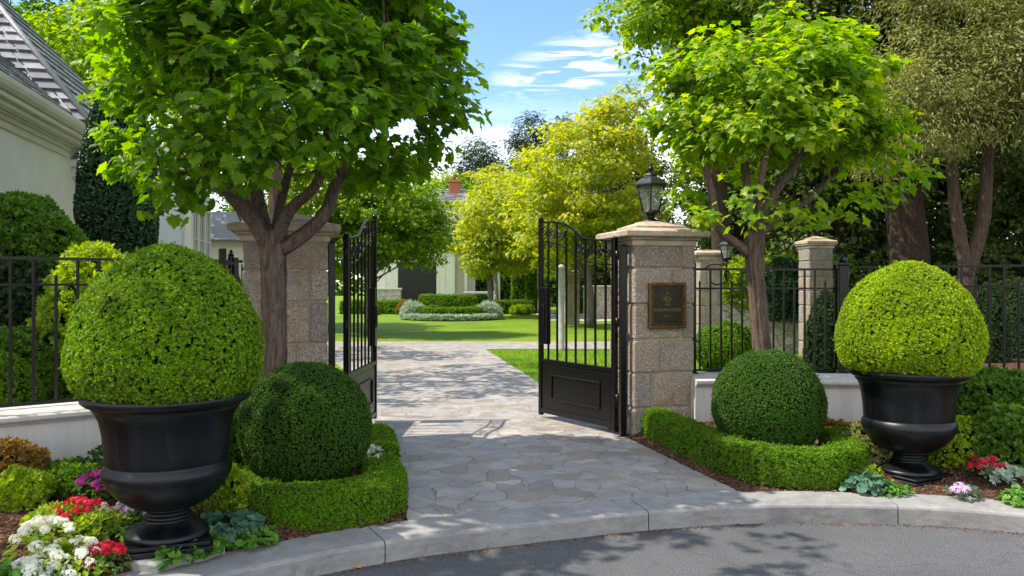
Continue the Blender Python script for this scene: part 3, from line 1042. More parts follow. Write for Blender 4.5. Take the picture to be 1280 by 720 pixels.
def pillar(name, label, group, loc, rz, wd, hgt, seed, caph=.21, ov=.12, courses=6):
    t = thing(name, label, 'pillar', loc, rz, group)
    r = random.Random(seed)
    mb = MB(); h = wd / 2
    mb.box(-h + .014, h - .014, -h + .014, h - .014, -.2, hgt - .01)
    mb.build('mortar_core', M['mortar'], t)
    mb = MB()
    z = -.02
    hs = [r.uniform(.8, 1.2) for _ in range(courses)]; k = (hgt + .02) / sum(hs)
    g = .006
    for i, q in enumerate(hs):
        z1 = z + q * k
        sx = r.choice([-.14, .1, .17, -.05, .2]) * wd / .7; sy = r.choice([-.12, .08, .16, -.18]) * wd / .7
        for (x0, x1) in ((-h, sx), (sx, h)):
            for (y0, y1) in ((-h, sy), (sy, h)):
                j = lambda: r.uniform(-.006, .006)
                mb.box(x0 + (g if x0 > -h else j()), x1 - (g if x1 < h else j()), y0 + (g if y0 > -h else j()), y1 - (g if y1 < h else j()), z + g, z1 - g, bev=r.uniform(.010, .022))
        z = z1
    mb.build('shaft', M['granite'], t)
    mb = MB()
    o = h + ov
    mb.box(-h - .02, h + .02, -h - .02, h + .02, hgt - .06, hgt, bev=.008)
    mb.box(-h - .055, h + .055, -h - .055, h + .055, hgt + .001, hgt + .028, bev=.008)
    # coping: stepped and pitched
    zs = [(hgt + .028, o - .02), (hgt + .04, o), (hgt + .085, o), (hgt + .10, o - .02), (hgt + .13, h - .06), (hgt + .15, h - .06), (hgt + caph - .012, h - .2), (hgt + caph, h - .22)]
    V = []
    for zz, rr in zs: V += [(-rr, -rr, zz), (rr, -rr, zz), (rr, rr, zz), (-rr, rr, zz)]
    F = [(3, 2, 1, 0)]
    for i in range(len(zs) - 1):
        for j in range(4): F.append((i * 4 + j, i * 4 + (j + 1) % 4, i * 4 + 4 + (j + 1) % 4, i * 4 + 4 + j))
    F.append(tuple(range(4 * len(zs) - 4, 4 * len(zs))))
    mb.add(V, F)
    mb.build('cap', M['cap'], t)
    return t


PR = (1.494, 8.61); PL = (-1.95, 7.80)
pillar('gate_pillar', 'rough granite gate pillar carrying the black lantern and the bronze plaque', 'granite pillars either side of the entrance', (PR[0], PR[1], 0), ROT, .68, 2.03, 3)
pillar('gate_pillar', 'rough granite gate pillar standing behind the trunk of the left maple', 'granite pillars either side of the entrance', (PL[0] - .23, PL[1] - .06, 0), ROT, .76, 2.03, 8)
pillar('garden_pillar', 'pale stone pillar with pitched cap inside the garden, behind the iron fence', 'stone pillars inside the garden', (6.45, 17.0, 0), R(5), .52, 2.36, 12, .2, .07, 7)
pillar('garden_pillar', 'flat capped stone pillar inside the garden, half hidden by the gate pillar with the plaque', 'stone pillars inside the garden', (4.15, 17.0, 0), R(5), .5, 2.12, 15, .16, .1, 6)
pillar('garden_pillar', 'slim beige stone pillar seen through the bars of the open right gate', 'stone pillars inside the garden', (2.25, 30.0, 0), R(5), .5, 1.9, 19, .14, .06, 6)

# plaque, local frame of the right pillar: face normal (sin ROT, -cos ROT)
def at_pillar(lx, ly):
    c, s = math.cos(ROT), math.sin(ROT)
    return (PR[0] + lx * c - ly * s, PR[1] + lx * s + ly * c)


px_, py_ = at_pillar(.02, -.345)
pl = thing('plaque', 'square dark bronze name plaque in a brass frame on the granite pillar', 'plaque', (px_, py_, 1.355), ROT)
W, Hh = .205, .235
mb = MB(); mb.box(-W + .02, W - .02, -.022, .01, -Hh + .02, Hh - .02); mb.build('plate', M['plaque'], pl)
mb = MB()
for a in ((-W, W, Hh - .032, Hh), (-W, W, -Hh, -Hh + .032), (-W, -W + .032, -Hh + .033, Hh - .033), (W - .032, W, -Hh + .033, Hh - .033)):
    mb.box(a[0], a[1], -.05, .012, a[2], a[3], bev=.006)
for a in ((-W + .034, W - .034, Hh - .048, Hh - .036), (-W + .034, W - .034, -Hh + .036, -Hh + .048), (-W + .034, -W + .046, -Hh + .05, Hh - .05), (W - .046, W - .034, -Hh + .05, Hh - .05)):
    mb.box(a[0], a[1], -.034, -.021, a[2], a[3], bev=.003)
mb.build('frame', M['brass'], pl)
mb = MB()     # emblem: round rosette with leaf rays
V, F = [], []
for k in range(9):
    a = math.pi * (k / 8) ; r0, r1 = .034, .066 if k % 2 else .052
    mb.add([(math.cos(a - .12) * r0, -.026, math.sin(a - .12) * r0 + .05), (math.cos(a + .12) * r0, -.026, math.sin(a + .12) * r0 + .05), (math.cos(a) * r1, -.026, math.sin(a) * r1 + .05)], [(0, 1, 2)])
def ring_y(mb, cx, cz, r, t, y=-.026, n=24):
    mb.tube([(cx + math.cos(2 * math.pi * i / n) * r, y, cz + math.sin(2 * math.pi * i / n) * r) for i in range(n + 1)], t, 6)
ring_y(mb, 0, .05, .026, .003); ring_y(mb, 0, .05, .012, .003)
mb.box(-.02, .02, -.028, -.02, .012, .016); mb.box(-.03, .03, -.028, -.02, .002, .006)
mb.box(-.004, .004, -.028, -.02, .118, .14); mb.box(-.012, .012, -.028, -.02, .128, .132)
mb.build('emblem', M['gold'], pl)


def text_mesh(name, s, size, parent, loc, mat, ext=.002):
    cu = bpy.data.curves.new(name, 'FONT'); cu.body = s; cu.size = size; cu.align_x = 'CENTER'; cu.align_y = 'CENTER'; cu.extrude = ext
    tmp = bpy.data.objects.new(name + '_t', cu); col.objects.link(tmp)
    me = bpy.data.meshes.new_from_object(tmp); me.name = name
    bpy.data.objects.remove(tmp); bpy.data.curves.remove(cu)
    me.materials.clear(); me.materials.append(mat)
    me.transform(Matrix.Rotation(R(90), 4, 'X'))
    o = bpy.data.objects.new(name, me); col.objects.link(o); o.parent = parent; o.location = loc
    return o


text_mesh('lettering', 'KNGWGVKSSI', .047, pl, (0, -.0245, -.048), M['gold'])
text_mesh('small_lettering', '1 Y 5', .036, pl, (0, -.0245, -.115), M['gold'])
for sx in (-1, 1):
    for sz in (-1, 1):
        mb = MB(); mb.lathe([(.007, 0), (.007, .003), (.003, .006)], 10)
        o = mb.build('screw', M['brass'], pl, (sx * .135, -.0225, sz * .165)); o.rotation_euler = (R(90), 0, 0)

# ------------------------------------------------------------------ lanterns
def lantern(name, label, loc, s=1.0, group=None, hang=False):
    t = thing(name, label, 'lantern', loc, R(20), group); t.scale = (s, s, s)
    n = 6
    mb = MB()
    mb.lathe([(.085, 0), (.09, .008), (.085, .018), (.05, .03), (.034, .045), (.034, .06), (.06, .075), (.085, .085), (.10, .095), (.10, .105)], 24)
    mb.build('base', M['verdigris'], t)
    rb, rt, z0, z1 = .085, .15, .106, .345
    mb = MB(); gl = MB()
    for i in range(n):
        a, b = 2 * math.pi * i / n, 2 * math.pi * (i + 1) / n
        p0 = (math.cos(a) * rb, math.sin(a) * rb, z0); p1 = (math.cos(a) * rt, math.sin(a) * rt, z1)
        q0 = (math.cos(b) * rb, math.sin(b) * rb, z0); q1 = (math.cos(b) * rt, math.sin(b) * rt, z1)
        mb.tube([p0, p1], .008, 6)
        mb.tube([p0, q0], .008, 6); mb.tube([p1, q1], .009, 6)
        f = .94
        gl.add([(p0[0] * f, p0[1] * f, p0[2]), (q0[0] * f, q0[1] * f, q0[2]), (q1[0] * f, q1[1] * f, q1[2]), (p1[0] * f, p1[1] * f, p1[2])], [(0, 1, 2, 3)])
    mb.build('frame', M['verdigris'], t); gl.build('glass', M['glass'], t)
    mb = MB()
    mb.lathe([(.165, .346), (.18, .352), (.178, .362), (.16, .375), (.115, .415), (.075, .435), (.06, .445), (.062, .455), (.05, .468), (.028, .48)], 6, smooth=False)
    mb.build('roof', M['verdigris'], t)
    mb = MB()
    mb.lathe([(.02, .478), (.012, .49), (.026, .505), (.03, .517), (.022, .53), (.01, .54), (.014, .552), (.008, .567), (.002, .585)], 14)
    mb.build('finial', M['verdigris'], t)
    mb = MB()
    for i in range(3):
        a = 2 * math.pi * i / 3
        mb.lathe([(.011, .12), (.011, .24), (.004, .262)], 10, c=(math.cos(a) * .03, math.sin(a) * .03, 0))
    mb.lathe([(.05, .106), (.05, .12), (.012, .122)], 16)
    mb.build('candle', M['candle'], t)
    return t


lantern('pillar_lantern', 'black six sided lantern standing on top of the granite pillar with the plaque', (PR[0], PR[1], 2.03 + .205), 1.12)
t = lantern('wall_lantern', 'dark lantern on a scrolled iron bracket seen above the fence beside the gate pillar', (4.44, 16.55, 1.98), 1.05)
mb = MB()
mb.tube(catmull([(-.25, .2, -.35, ), (-.18, .1, -.42), (0, 0, -.36), (.06, 0, -.22), (.0, 0, -.12), (-.05, 0, -.2), (0, 0, -.3)], .03), .018, 6)
mb.tube([(0, 0, -.36), (0, 0, .01)], .016, 6)
mb.tube(catmull([(-.3, .3, -.1), (-.2, .2, -.02), (0, 0, -.05)], .05), .014, 6)
mb.build('bracket', M['iron'], t)

# ------------------------------------------------------------------ entrance gate leaves
def gate_leaf(label, hinge, free):
    """local x runs from the hinge to the free end"""
    d = np.array(free) - np.array(hinge); Lg = np.linalg.norm(d)
    t = thing('gate_leaf', label, 'gate', (hinge[0], hinge[1], .03), math.atan2(d[1], d[0]), 'two leaves of the open iron entrance gate')
    mat = M['iron']
    zt = lambda u: float(np.interp(u, [0, .31, .414, .5, .593, .67, .748, .943, 1], [1.99, 2.03, 2.05, 2.13, 2.2, 2.235, 2.25, 2.27, 2.27]))
    zb = lambda u: float(np.interp(u, [0, .18, .347, .522, .70, .85, 1], [1.745, 1.755, 1.79, 1.885, 1.99, 2.03, 2.04]))
    mb = MB(); mb.box(0, .055, -.0275, .0275, 0, 2.02, bev=.004); mb.lathe([(.034, 2.02), (.034, 2.03), (.01, 2.05)], 12, c=(.0275, 0, 0)); mb.build('hinge_stile', mat, t)
    mb = MB(); mb.box(Lg - .05, Lg, -.025, .025, 0, 2.30, bev=.004); mb.lathe([(.03, 2.30), (.034, 2.315), (.02, 2.335), (.004, 2.345)], 12, c=(Lg - .025, 0, 0)); mb.build('free_stile', mat, t)
    for z0, z1, nm in ((.03, .085, 'bottom_rail'), (.62, .665, 'middle_rail')):
        mb = MB(); mb.box(.056, Lg - .051, -.022, .022, z0, z1, bev=.004); mb.build(nm, mat, t)
    us = np.linspace(.056 / Lg, 1 - .051 / Lg, 28)
    mb = MB(); P = np.array([(u * Lg, 0, zt(u)) for u in us])
    P[1:-1, 2] = (P[:-2, 2] + P[1:-1, 2] * 2 + P[2:, 2]) / 4
    for a, b in zip(P[:-1], P[1:]): mb.obox(a, b, .03, .018)
    mb.build('top_rail', mat, t)
    mb = MB(); P = [(u * Lg, 0, zb(u)) for u in us]
    for a, b in zip(P[:-1], P[1:]): mb.obox(a, b, .022, .014)
    mb.build('curved_rail', mat, t)
    # kick panel with raised moulding
    mb = MB(); mb.box(.056, Lg - .051, -.009, .009, .086, .619)
    mb.box(.075, Lg - .07, -.013, .013, .105, .60, bev=.003)
    mb.build('kick_panel', mat, t)
    mb = MB(); a0, a1, c0, c1 = .24, Lg - .24, .20, .50
    for s in (-1, 1):
        y0, y1 = (-.03, -.0135) if s < 0 else (.0135, .03)
        mb.box(a0, a1, y0, y1, c1 - .022, c1, bev=.006); mb.box(a0, a1, y0, y1, c0, c0 + .022, bev=.006)
        mb.box(a0, a0 + .022, y0, y1, c0 + .023, c1 - .023, bev=.006); mb.box(a1 - .022, a1, y0, y1, c0 + .023, c1 - .023, bev=.006)
    mb.build('panel_moulding', mat, t)
    for k in range(7):
        u = (k + 1) / 8.0
        mb = MB(); top = zt(u) - .008
        if k == 4: top = zt(u) - .09
        mb.box(u * Lg - .0095, u * Lg + .0095, -.0095, .0095, .664, top)
        if k == 4: mb.lathe([(.015, top), (.018, top + .015), (.003, top + .05)], 8, c=(u * Lg, 0, 0))
        mb.build('bar', mat, t)
    # scrolls between the two rails
    for u, s, fl in ((.93, .075, 1), (.81, .07, -1), (.68, .055, 1), (.45, .06, -1), (.36, .055, 1), (.22, .06, -1), (.10, .06, 1)):
        zc = (zt(u) + zb(u)) / 2
        P = []
        for i in range(26):
            a = i / 25 * 3.4 * math.pi; rr = s * (1 - .75 * i / 25)
            P.append((u * Lg + fl * math.cos(a) * rr, 0, zc - math.sin(a) * rr * 1.1))
        mb = MB(); mb.tube(P, .007, 6)
        mb.lathe([(.002, -.012), (.012, 0), (.002, .012)], 8, c=(P[-1][0], 0, P[-1][2]))
        mb.build('scroll', mat, t)
    mb = MB(); mb.box(Lg - .17, Lg - .052, -.035, .035, .84, 1.50, bev=.006); mb.box(Lg - .14, Lg - .08, -.05, .05, 1.05, 1.3, bev=.005)
    lb = mb.build('lock_box', mat, t)
    mb = MB(); mb.tube([(Lg - .11, -.05, 1.2), (Lg - .11, -.09, 1.2), (Lg - .2, -.09, 1.2)], .009, 8); mb.build('handle', M['brass'], lb)
    for z in (.3, 1.1, 1.8):
        mb = MB(); mb.lathe([(.02, z), (.02, z + .09)], 12, c=(-.012, 0, 0)); mb.box(-.06, -.012, -.012, .012, z + .02, z + .07); mb.build('hinge', mat, t)
    return t


gate_leaf('black iron gate leaf by the plaque pillar, its bars and kick panel facing us', (1.09, 8.36), (.33, 9.47))
gate_leaf('black iron gate leaf seen edge on beside the left granite pillar', (-1.62, 7.80), (-1.575, 9.20))
for nm, (x, y) in (('black square hinge post fixed against the granite pillar with the plaque', (1.145, 8.27)), ('black square hinge post fixed against the left granite pillar', (-1.735, 7.70))):
    t = thing('hinge_post', nm, 'post', (x, y, 0), ROT, 'hinge posts of the entrance gate')
    mb = MB(); mb.box(-.032, .032, -.032, .032, -.05, 1.97, bev=.005); mb.build('shaft', M['iron'], t)
    mb = MB(); mb.box(-.036, .036, -.036, .036, 1.971, 1.985, bev=.004); mb.lathe([(.022, 1.985), (.004, 2.0)], 8); mb.build('cap', M['iron'], t)
# ------------------------------------------------------------------ low walls and fences
def poly_offset(P, d):
    P = np.array(P, float); T = np.gradient(P, axis=0); T /= np.linalg.norm(T, axis=1)[:, None]
    return P + np.stack([T[:, 1], -T[:, 0]], 1) * d       # right of travel


def low_wall(label, path, wfront, wback, ztop=.6, name='garden_wall', base=-.1, round_=True):
    P = catmull(path, .15) if round_ else np.array(path, float)
    t = thing(name, label, 'wall', (P[0][0], P[0][1], 0))
    O = P[0]

    def sweep(mb, sec):
        T = np.gradient(P, axis=0); T /= np.linalg.norm(T, axis=1)[:, None]
        N = np.stack([T[:, 1], -T[:, 0]], 1)
        V = np.array([(p[0] - O[0] + q[0] * a, p[1] - O[1] + q[1] * a, z) for p, q in zip(P, N) for a, z in sec])
        k, n = len(sec), len(P)
        F = [(i * k + j, (i + 1) * k + j, (i + 1) * k + (j + 1) % k, i * k + (j + 1) % k) for i in range(n - 1) for j in range(k)]
        F += [tuple(range(k))[::-1], tuple(range((n - 1) * k, n * k))]
        mb.add(V, F)
    mb = MB(); sweep(mb, [(-wback + .05, base), (wfront - .06, base), (wfront - .06, ztop - .071), (-wback + .05, ztop - .071)])
    mb.build('wall', M['stucco'], t)
    mb = MB(); sweep(mb, [(-wback, ztop - .045), (-wback + .03, ztop - .07), (wfront - .035, ztop - .07), (wfront - .03, ztop - .058), (wfront - .008, ztop - .048), (wfront, ztop - .036), (wfront, ztop - .012), (wfront - .012, ztop), (-wback + .012, ztop)])
    mb.build('coping', M['coping'], t)
    return t


low_wall('low white rendered wall with stone coping under the left iron fence', [(-2.3, 7.45), (-2.9, 7.1), (-4.0, 6.22), (-6.4, 4.42), (-8.6, 2.6)][::-1], .42, .13, .60)
low_wall('low white rendered wall with stone coping curving right from the plaque pillar', [(1.85, 8.62), (2.6, 8.66), (3.35, 8.55), (3.72, 8.5)], .48, .2, .60)
low_wall('low white rendered wall with stone coping behind the right urn', [(3.83, 8.62), (4.2, 8.38), (5.25, 7.72), (7.8, 6.15), (10.5, 4.15)], .10, .16, .58)


def fence(label, path, ztop, zbase, pick=.135, post_at=(), group='black iron fence runs on the low walls', mid=.21, scrolls=()):
    P = np.array(path, float)
    t = thing('iron_fence', label, 'fence', (P[0][0], P[0][1], 0), 0, group)
    O = P[0]
    seg = np.linalg.norm(np.diff(P, axis=0), axis=1); Ls = np.concatenate([[0], np.cumsum(seg)])
    def at(s): return np.array([np.interp(s, Ls, P[:, 0]) - O[0], np.interp(s, Ls, P[:, 1]) - O[1]])
    for z, h, nm in ((ztop, .024, 'top_rail'), (ztop - mid, .02, 'upper_rail'), (zbase + .035, .02, 'bottom_rail')):
        mb = MB()
        for i in range(len(P) - 1):
            a, b = P[i] - O, P[i + 1] - O
            mb.obox((a[0], a[1], z), (b[0], b[1], z), .032, h)
        mb.build(nm, M['iron'], t)
    n = int(Ls[-1] / pick); cnt = 0
    for k in range(1, n):
        s = k * Ls[-1] / n; p = at(s)
        if cnt >= 98: break
        short = (k % 3 == 1)
        zt = ztop - mid + .05 if short else ztop - .012
        mb = MB(); mb.box(p[0] - .0095, p[0] + .0095, p[1] - .0095, p[1] + .0095, zbase + .03, zt)
        if short: mb.lathe([(.012, zt), (.013, zt + .01), (.002, zt + .04)], 8, c=(p[0], p[1], 0))
        mb.build('picket', M['iron'], t); cnt += 1
    for s in post_at:
        p = at(s * Ls[-1])
        mb = MB(); mb.box(p[0] - .022, p[0] + .022, p[1] - .022, p[1] + .022, zbase - .005, ztop + .05, bev=.003)
        mb.box(p[0] - .045, p[0] + .045, p[1] - .045, p[1] + .045, zbase - .004, zbase + .012, bev=.003)
        mb.lathe([(.026, ztop + .05), (.03, ztop + .062), (.012, ztop + .075), (.018, ztop + .09), (.003, ztop + .115)], 10, c=(p[0], p[1], 0))
        mb.build('post', M['iron'], t)
    return t


fence('black iron fence on the left wall in front of the clipped shrubs', FL, 1.785, .60, .155, (.02, .31, .55, .8))
fence('black iron fence between the plaque pillar and the corner post, right maple in front', FRa, 1.735, .60, .118, (.03,))
fence('black iron fence running right of the corner post behind the gold topiary', FRb, 1.76, .57, .125, (.0, .30, .6, .9))
t = thing('corner_post', 'thick black iron corner post where the right fence turns', 'post', (3.66, 8.86, .59))
mb = MB(); mb.box(-.055, .055, -.055, .055, 0, 1.19, bev=.006); mb.build('shaft', M['iron'], t)
mb = MB(); mb.box(-.065, .065, -.065, .065, 1.191, 1.22, bev=.006); mb.lathe([(.03, 1.22), (.045, 1.25), (.02, 1.29), (.004, 1.32)], 12); mb.build('cap', M['iron'], t)
# scrolled iron end panel beside left pillar
t = thing('end_panel', 'narrow black iron end panel with a curl joining the left fence to its pillar', 'panel', (-2.62, 7.24, .6), R(38))
mb = MB(); mb.box(-.03, .03, -.02, .02, 0, 1.3, bev=.004); mb.build('post', M['iron'], t)
mb = MB(); mb.box(.1, .14, -.02, .02, 0, 1.22, bev=.004); mb.box(.031, .099, -.012, .012, 1.15, 1.18); mb.box(.031, .099, -.012, .012, .9, .92); mb.build('stile', M['iron'], t)
mb = MB(); mb.tube(catmull([(-.03, 0, 1.0), (-.12, 0, .93), (-.2, 0, .98), (-.17, 0, 1.06), (-.1, 0, 1.04)], .02), .01, 6); mb.build('scroll', M['iron'], t)

# ------------------------------------------------------------------ urns
def urn(label, loc, rz):
    t = thing('urn', label, 'urn', loc, rz, 'black urns either side of the entrance'); t.scale = (1, 1, 1.11)
    prof = [(.12, .20), (.16, .205), (.21, .225), (.27, .265), (.32, .315), (.35, .365), (.357, .395), (.352, .42), (.338, .437), (.332, .445), (.336, .452), (.338, .46), (.342, .52), (.352, .60), (.368, .67), (.388, .71),
            (.40, .722), (.405, .728), (.40, .735), (.42, .745), (.445, .757), (.462, .77), (.466, .785), (.462, .80), (.448, .81), (.43, .812), (.42, .80), (.39, .77), (.37, .75)]
    mb = MB(); mb.lathe(prof, 72, capb=True, capt=True); mb.build('bowl', M['urn'], t)
    mb = MB(); mb.lathe([(.235, .052), (.24, .06), (.238, .075), (.225, .085), (.19, .098), (.15, .118), (.128, .135), (.122, .142), (.13, .148), (.135, .155), (.13, .163), (.115, .17), (.112, .18), (.122, .188), (.135, .194), (.132, .2), (.12, .2045)], 56)
    mb.build('foot', M['urn'], t)
    mb = MB(); mb.box(-.25, .25, -.25, .25, 0, .028, bev=.005); mb.box(-.235, .235, -.235, .235, .0285, .0515, bev=.006); mb.build('plinth', M['urn'], t)
    return t


UL = (-2.02, 4.70, .062); UR = (3.22, 6.50, .004)
urn('tall glossy black urn holding the bright green topiary dome among the white flowers', UL, R(20))
urn('tall black urn on a grey stone slab holding the golden topiary dome on the right', UR, R(28))
for (x, y, z), lb in ((UL, 'rough grey stone slab under the left urn'), (UR, 'rough grey stone slab under the right urn')):
    r = random.Random(int(x * 10))
    mb = MB(); pts = []
    for k in range(14):
        a = 2 * math.pi * k / 14; q = ((.27 if x < 0 else .40) + r.uniform(-.03, .04)) * (1.0 + .12 * abs(math.cos(2 * a + .6)))
        pts.append((math.cos(a) * q, math.sin(a) * q))
    V = [(p[0] * 1.0, p[1] * 1.0, -.12) for p in pts] + [(p[0], p[1], -.015) for p in pts] + [(p[0] * .965, p[1] * .965, 0) for p in pts]
    F = [(k, (k + 1) % 14, 14 + (k + 1) % 14, 14 + k) for k in range(14)] + [(14 + k, 14 + (k + 1) % 14, 28 + (k + 1) % 14, 28 + k) for k in range(14)] + [tuple(range(28, 42))]
    mb.add(V, F)
    o = mb.build('stone_slab', M['plinthstone'], None, (x, y, z - .002)); tag(o, lb, 'slab', 'stone slabs under the urns')

# topiary domes in the urns
prof = [(.37, -.045), (.465, -.015), (.53, .05), (.562, .13), (.572, .20), (.568, .29), (.545, .40), (.505, .51), (.445, .62), (.365, .72), (.27, .80), (.16, .865), (.06, .898), (.0, .90)]
V, F = lathe_shape(prof, 48)
o = clipped('topiary_dome', V * np.array([.935, .935, .95]), F, 23000, .0165, M['topiary'], M['core_dark'], .026, .010, 9, loc=(UL[0], UL[1], UL[2] + .895), depth=.032, stray=160)
tag(o, 'large clipped dome of bright green box growing in the left urn', 'topiary', 'topiary domes in the urns')
o = clipped('topiary_dome', V * np.array([.95, .95, .96]), F, 23000, .0165, M['topiary_gold'], M['core_dark'], .026, .010, 9, loc=(UR[0], UR[1], UR[2] + .895), depth=.032, stray=160)
tag(o, 'clipped dome of golden yellow green box growing in the right urn', 'topiary', 'topiary domes in the urns')

# box balls
def ball_shape(r, squash=1.0, n=40):
    return lathe_shape([(math.sin(a) * r, -math.cos(a) * r * squash) for a in np.linspace(.25, math.pi, 18)], n)


V, F = ball_shape(.475)
o = clipped('box_ball', V, F, 30000, .0108, M['boxball'], M['core_dark'], .012, .006, 12, loc=(-1.52, 5.90, .53), stray=350); oball = o
tag(o, 'dark green clipped box ball inside the left ring hedge', 'topiary', 'clipped box balls by the gate')
o = oball.copy(); col.objects.link(o); o.location = (2.23, 6.96, .535); o.rotation_euler = (0, 0, 2)
o['label'] = 'dark green clipped box ball inside the right ring hedge'

# ring hedges
def hedge(label, path, w, h, n, size, mat='hedge', core='core', group=None, z=0.0, amp=.012, name='hedge', freq=11, depth=.02, cat='hedge'):
    P = np.array(path, float); c = P.mean(0)
    V, F = hedge_shape(P - c, w, h)
    o = clipped(name, V, F, n, size, M[mat], M[core], max(.012, size * .8), amp, freq, loc=(c[0], c[1], z), depth=depth, stray=n // 40)
    return tag(o, label, cat, group)


gh = 'low box hedges around the balls'
hedge('low bright green box hedge curving round the left ball up to the kerb', [(-2.02, 6.2), (-2.0, 5.75), (-1.82, 5.42), (-1.5, 5.24), (-1.14, 5.27), (-.91, 5.48), (-.93, 5.82), (-1.04, 6.2)], .28, .26, 20000, .015, group=gh, z=.0)
hedge('short low box hedge between the left ball and the gate leaf', [(-1.04, 6.42), (-1.13, 6.9), (-1.24, 7.35)], .25, .28, 6500, .015, group=gh, z=.0)
hedge('low bright green box hedge curving round the right ball beside the drive', [(1.47, 8.2), (1.62, 7.5), (1.80, 6.85), (2.0, 6.38), (2.3, 6.24), (2.62, 6.38), (2.85, 6.75), (2.88, 7.15)], .28, .27, 22000, .015, group=gh, z=.02)

# ------------------------------------------------------------------ trees
def limb(mb, pts, r0, r1, n=14, ridge=.25, seed=0):
    P = catmull(pts, .09)
    t = np.linspace(0, 1, len(P)) ** .8
    P = P + np.stack([wob(P, .008, 6, seed), wob(P, .008, 6, seed + 1), P[:, 0] * 0], 1)
    mb.tube(P, r0 + (r1 - r0) * t, n, ridge=ridge, seed=seed)
    return P


def px3(px, py, Y):   # surveyed point at a given depth
    return ((px - 640) / 1000 * Y, Y, H_CAM - (py - HOR) / 1000 * Y)


def fore_tree(label, base, trunk, limbs, crown_c, crown_r, nclump, per, leaf, mat, seed, cr, group, r_trunk, tips=None, tpl=None, limb_r=.072, zlow=-.5):
    t = thing('maple_tree', label, 'tree', (base[0], base[1], 0), 0, group)
    b = np.array([base[0], base[1], 0])
    mb = MB()
    P = np.array(trunk) - b
    Pt = catmull(P, .08)
    k = len(Pt); rad = np.interp(np.linspace(0, 1, k), [0, .06, .2, .8, 1], [r_trunk * 1.35, r_trunk * 1.1, r_trunk, r_trunk * .95, r_trunk * 1.05])
    mb.tube(Pt, rad, 40, ridge=.30, seed=seed)
    allp = [Pt[-3:]]
    for i, lm in enumerate(limbs):
        q = limb(mb, np.array(lm) - b, limb_r * (1 - .08 * i), .028, 14, .3, seed + i)
        allp.append(q[len(q) // 3:])
    cm = MB()
    C, d = crown_cloud(cm, np.array(crown_c) - b, crown_r, nclump, per, leaf, tpl or tpl_maple(), cr=cr, seed=seed, inner=.30, droop=.35, zlow=zlow, tips=None if tips is None else tips - b)
    A = np.concatenate(allp)
    r = np.random.default_rng(seed)
    for c in C[::2]:
        a = A[np.argmin(np.linalg.norm(A - c, axis=1) + r.random(len(A)) * .3)]
        mid = (a + c) / 2 + r.normal(size=3) * .07 - np.array([0, 0, .05])
        mb.tube(catmull([a, mid, c], .2), np.linspace(.016, .004, len(catmull([a, mid, c], .2))), 5, seed=1)
    mb.build('trunk', M['bark'], t)
    cm.build('crown', mat, t)
    return t


Yt = 6.6
tips = np.array([px3(*a) for a in [(215, 245, 6.4), (240, 235, 6.2), (165, 205, 6.4), (195, 190, 6.0), (505, 205, 6.6), (540, 175, 6.8), (475, 215, 6.6), (330, 180, 5.6), (400, 190, 5.7), (265, 200, 5.8),
                                   (560, 110, 7.2), (560, 60, 7.0), (165, 130, 6.4), (150, 90, 6.6), (445, 215, 6.9), (520, 200, 7.2), (550, 30, 6.8), (150, 30, 6.8), (440, 130, 5.6), (300, 130, 5.6), (290, 170, 7.6), (380, 170, 7.8), (150, 170, 6.8), (550, 140, 7.0),
                                   (300, 205, 5.7), (350, 165, 5.6), (250, 180, 5.7), (400, 130, 5.6), (450, 175, 5.9), (350, 110, 5.5), (270, 120, 5.6), (215, 150, 5.8), (480, 130, 5.9), (325, 60, 5.6), (400, 60, 5.6), (490, 190, 6.3), (190, 120, 6.0), (240, 70, 5.7)]])
fore_tree('leafy green maple with forked reddish trunk in front of the left granite pillar', (-1.96, 6.6),
          [px3(345, 600, Yt), px3(344, 520, Yt), px3(343, 440, Yt), px3(343, 370, Yt), px3(342, 315, Yt), px3(342, 288, Yt)],
          [[px3(338, 310, Yt), px3(318, 275, 6.5), px3(285, 238, 6.35), px3(258, 208, 6.2), px3(262, 165, 6.1), px3(235, 90, 6.0)],
           [px3(350, 312, Yt), px3(383, 290, 6.6), px3(408, 262, 6.55), px3(420, 228, 6.5), px3(450, 170, 6.45), px3(490, 80, 6.4)],
           [px3(335, 300, Yt), px3(322, 245, 6.7), px3(316, 200, 6.8), px3(300, 120, 6.9), px3(290, 30, 7.0)],
           [px3(345, 305, Yt), px3(362, 262, 6.4), px3(392, 235, 6.2), px3(405, 195, 6.0), px3(415, 120, 5.9)],
           [px3(343, 300, Yt), px3(350, 255, 6.9), px3(362, 205, 7.2), px3(380, 120, 7.5)],
           [px3(330, 290, Yt), px3(300, 250, 7.0), px3(250, 225, 7.3), px3(200, 160, 7.5)]],
          (-1.88, 6.72, 3.60), (1.42, 1.38, 1.2), 205, 68, .10, M['maple'], 21, .25, 'maples either side of the gate', .098, tips)
Yr = 7.9
tips = np.array([px3(*a) for a in [(1110, 80, 7.9), (1125, 150, 7.9), (1110, 190, 7.6), (1135, 215, 7.9), (815, 150, 8), (880, 270, 7.5), (1000, 262, 7.6), (1060, 250, 7.9), (960, 30, 8), (1000, 40, 7.9),
                                   (1060, 50, 8), (880, 60, 8), (830, 90, 8), (1095, 240, 8.2), (930, 260, 7.2), (855, 245, 8.2), (975, 20, 8.1)]])
